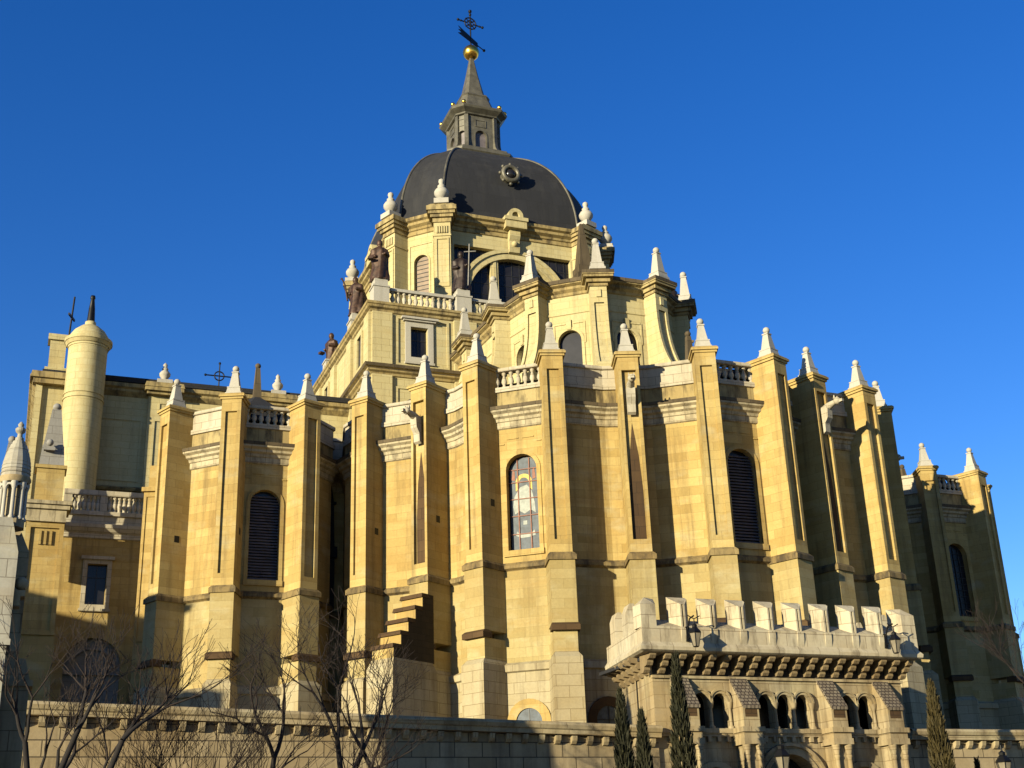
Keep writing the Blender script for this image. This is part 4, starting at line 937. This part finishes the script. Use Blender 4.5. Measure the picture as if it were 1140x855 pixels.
# railing at right
t = thing('iron_railing', 'thin black iron railing at the far right in front of the rampart', 'railing', (36, 39.2, GZ+.14))
m = MB(); m.tube([(33.6, 39.2, 2.85), (41, 39.2, 3.1)], .025, 5); m.tube([(33.6, 39.2, 1.95), (41, 39.2, 2.2)], .02, 5); m.build('rail', 'iron', t)
m = MB()
for j in range(38): m.tube([(33.6+j*.2, 39.2, GZ+.1), (33.6+j*.2, 39.2, 2.85+j*.0068)], .013, 4)
m.build('bars', 'iron', t)

# ================================================================= TREES
def cypress(x, y, top, r, label, mat='cypress', n=5200):
    t = thing('cypress_tree', label, 'tree', (x, y, GZ), 'narrow cypresses beside the porch')
    m = MB(); m.tube([(x, y, GZ), (x+.03, y, top*.5), (x, y, top-.6)], [.14, .08, .02], 7); m.build('trunk', 'bark', t)
    m = MB(); H = top-GZ-.5
    lob = [(random.uniform(0, 2*pi), random.uniform(.05, .95), random.uniform(.75, 1.2)) for _ in range(60)]
    for i in range(n):
        f = random.random()**1.05; z = GZ+.5+H*f
        rr = r*min(1, (f/.10))**.6*(1-f**2.2)**.75
        a = random.uniform(0, 2*pi); l = lob[int(a*9.5+f*37) % 60]
        q = rr*l[2]*(.55+.45*sqrt(random.random()))
        p = Vector((x+q*cos(a), y+q*sin(a), z)); d = Vector((cos(a)*.32, sin(a)*.32, 1+random.uniform(-.3, .3)))
        m.leaf(p, d, random.uniform(.12, .30), random.uniform(.02, .045))
    m.build('crown', mat, t)
cypress(19.1, 39.6, 5.75, .42, 'leftmost dark cypress, left of the porch corner')
cypress(19.68, 39.3, 5.05, .36, 'shortest cypress, just left of the porch corner')
cypress(21.08, 39.2, 6.95, .46, 'tallest dark cypress in front of the left end of the porch', n=6500)
cypress(31.9, 39.6, 6.3, .50, 'wide olive brown cypress at the right end of the porch', 'cypressg', 6500)
cypress(34.3, 40.6, 3.6, .26, 'tiny pointed cypress against the shaded rampart at right', 'cypress', 1800)
def bare_tree(name, x, y, label, trunks, spread, depth, r0, twig_l, seed, group, lift=.55, first=.42):
    rnd = random.Random(seed)
    t = thing(name, label, 'tree' if name == 'bare_tree' else 'shrub', (x, y, GZ), group)
    tm, cm = MB(), MB()
    def grow(p, d, l, r, k):
        n = 4; pts = [p]; q = p.copy(); dd = d.copy()
        for i in range(n):
            dd = (dd+Vector((rnd.uniform(-1, 1), rnd.uniform(-1, 1), rnd.uniform(-.6, .9)))*.17).normalized(); q = q+dd*l/n; pts.append(q.copy())
        rr = [max(.005, r*(1-.38*i/n)) for i in range(n+1)]
        (tm if k >= depth-1 else cm).tube(pts, rr, 6 if k >= depth-1 else 4, False)
        if k <= 0: return
        nb = rnd.choice((2, 3, 3, 4)) if k < depth else rnd.choice((3, 4))
        for b in range(nb):
            s = pts[-1] if b < 2 else pts[rnd.choice((2, 3))]
            e = (dd+Vector((rnd.uniform(-1, 1), rnd.uniform(-1, 1), rnd.uniform(-.25, .8)*lift*1.6))*spread).normalized()
            grow(s, e, l*(rnd.uniform(.62, .88) if k < depth else rnd.uniform(first*.8, first*1.15)), r*rnd.uniform(.42, .56), k-1)
    for tr_ in trunks:
        dx, dz_, L = tr_[:3]; xo = tr_[3] if len(tr_) > 3 else rnd.uniform(-.1, .1)
        grow(Vector((x+xo, y, GZ)), Vector((dx, rnd.uniform(-.1, .1), dz_)).normalized(), L, r0, depth)
    tm.build('trunk', 'bark', t); cm.build('crown', 'twig', t); return t
G1 = 'leafless street trees before the rampart'
bare_tree('bare_tree', .75, 33.0, 'dark leafless tree with slim forked trunk at the lower left', [(.01, 1, 5.6, -.1), (.0, 1, 5.2, .35), (.03, 1, 5.4, .6)], .62, 5, .115, .3, 3, G1, first=.19)
bare_tree('bare_tree', 8.2, 35.0, 'leafless tree with two crooked trunks below the stepped buttress', [(.03, 1, 5.6, .25), (-.05, 1, 5.3, -.1), (.02, 1, 5.2, -1.5), (.1, 1, 4.8, .1)], .9, 5, .12, .3, 11, G1, first=.24)
bare_tree('bare_shrub', 4.5, 35.5, 'dense leafless shrub of thin brown twigs before the left rampart', [(.18*c_, 1, 3.6) for c_ in (-2, -1.5, -1.1, -.7, -.3, 0, .3, .7, 1.1, 1.5, 2)], .7, 4, .045, .2, 21, None, first=.34)
bare_tree('bare_tree', 33.1, 34.0, 'reddish leafless tree entering at the right edge of the view', [(.03, 1, 6.2), (.09, 1, 5.8)], .6, 5, .075, .3, 31, G1, first=.22)
# unseen building, added and shaped to throw the long shadow on the western chapels
HB = thing('shade_building', 'ochre plastered building out of view at left, added to shade the western chapels', 'building', (-31, 60, GZ))
m = MB(); m.box(W0, -38, -24, -75, -49.4, GZ, 19.7); m.box(W0, -38, -24.4, -49.4, -44.8, GZ, 15.6); m.box(W0, -38.3, -23.7, -75.3, -49.1, 19.7, 20.0); m.build('wall', 'plaster', HB)
m = MB(); m.box(W0, -38.6, -23.4, -75.6, -48.9, 20.0, 21.7, (6.5, 6.5)); m.box(W0, -38.2, -24.2, -49.0, -44.6, 15.6, 16.4, (3, 2)); m.build('roof', 'rooftile', HB)
FB = Fr(-24, 62.2, 90)
for fl in range(5):
    for j in range(7):
        m = MB(); u = -9.9+j*3.3; z = 1+fl*3.7; m.rframe(FB, u-.75, u+.75, z-.1, z+2.2, .14, -.02, .06); wn = m.build('window', 'pin', HB); m = MB(); m.add([FB(u-.62, .01, z), FB(u+.62, .01, z), FB(u+.62, .01, z+2.08), FB(u-.62, .01, z+2.08)]); m.build('pane', 'glass', wn)
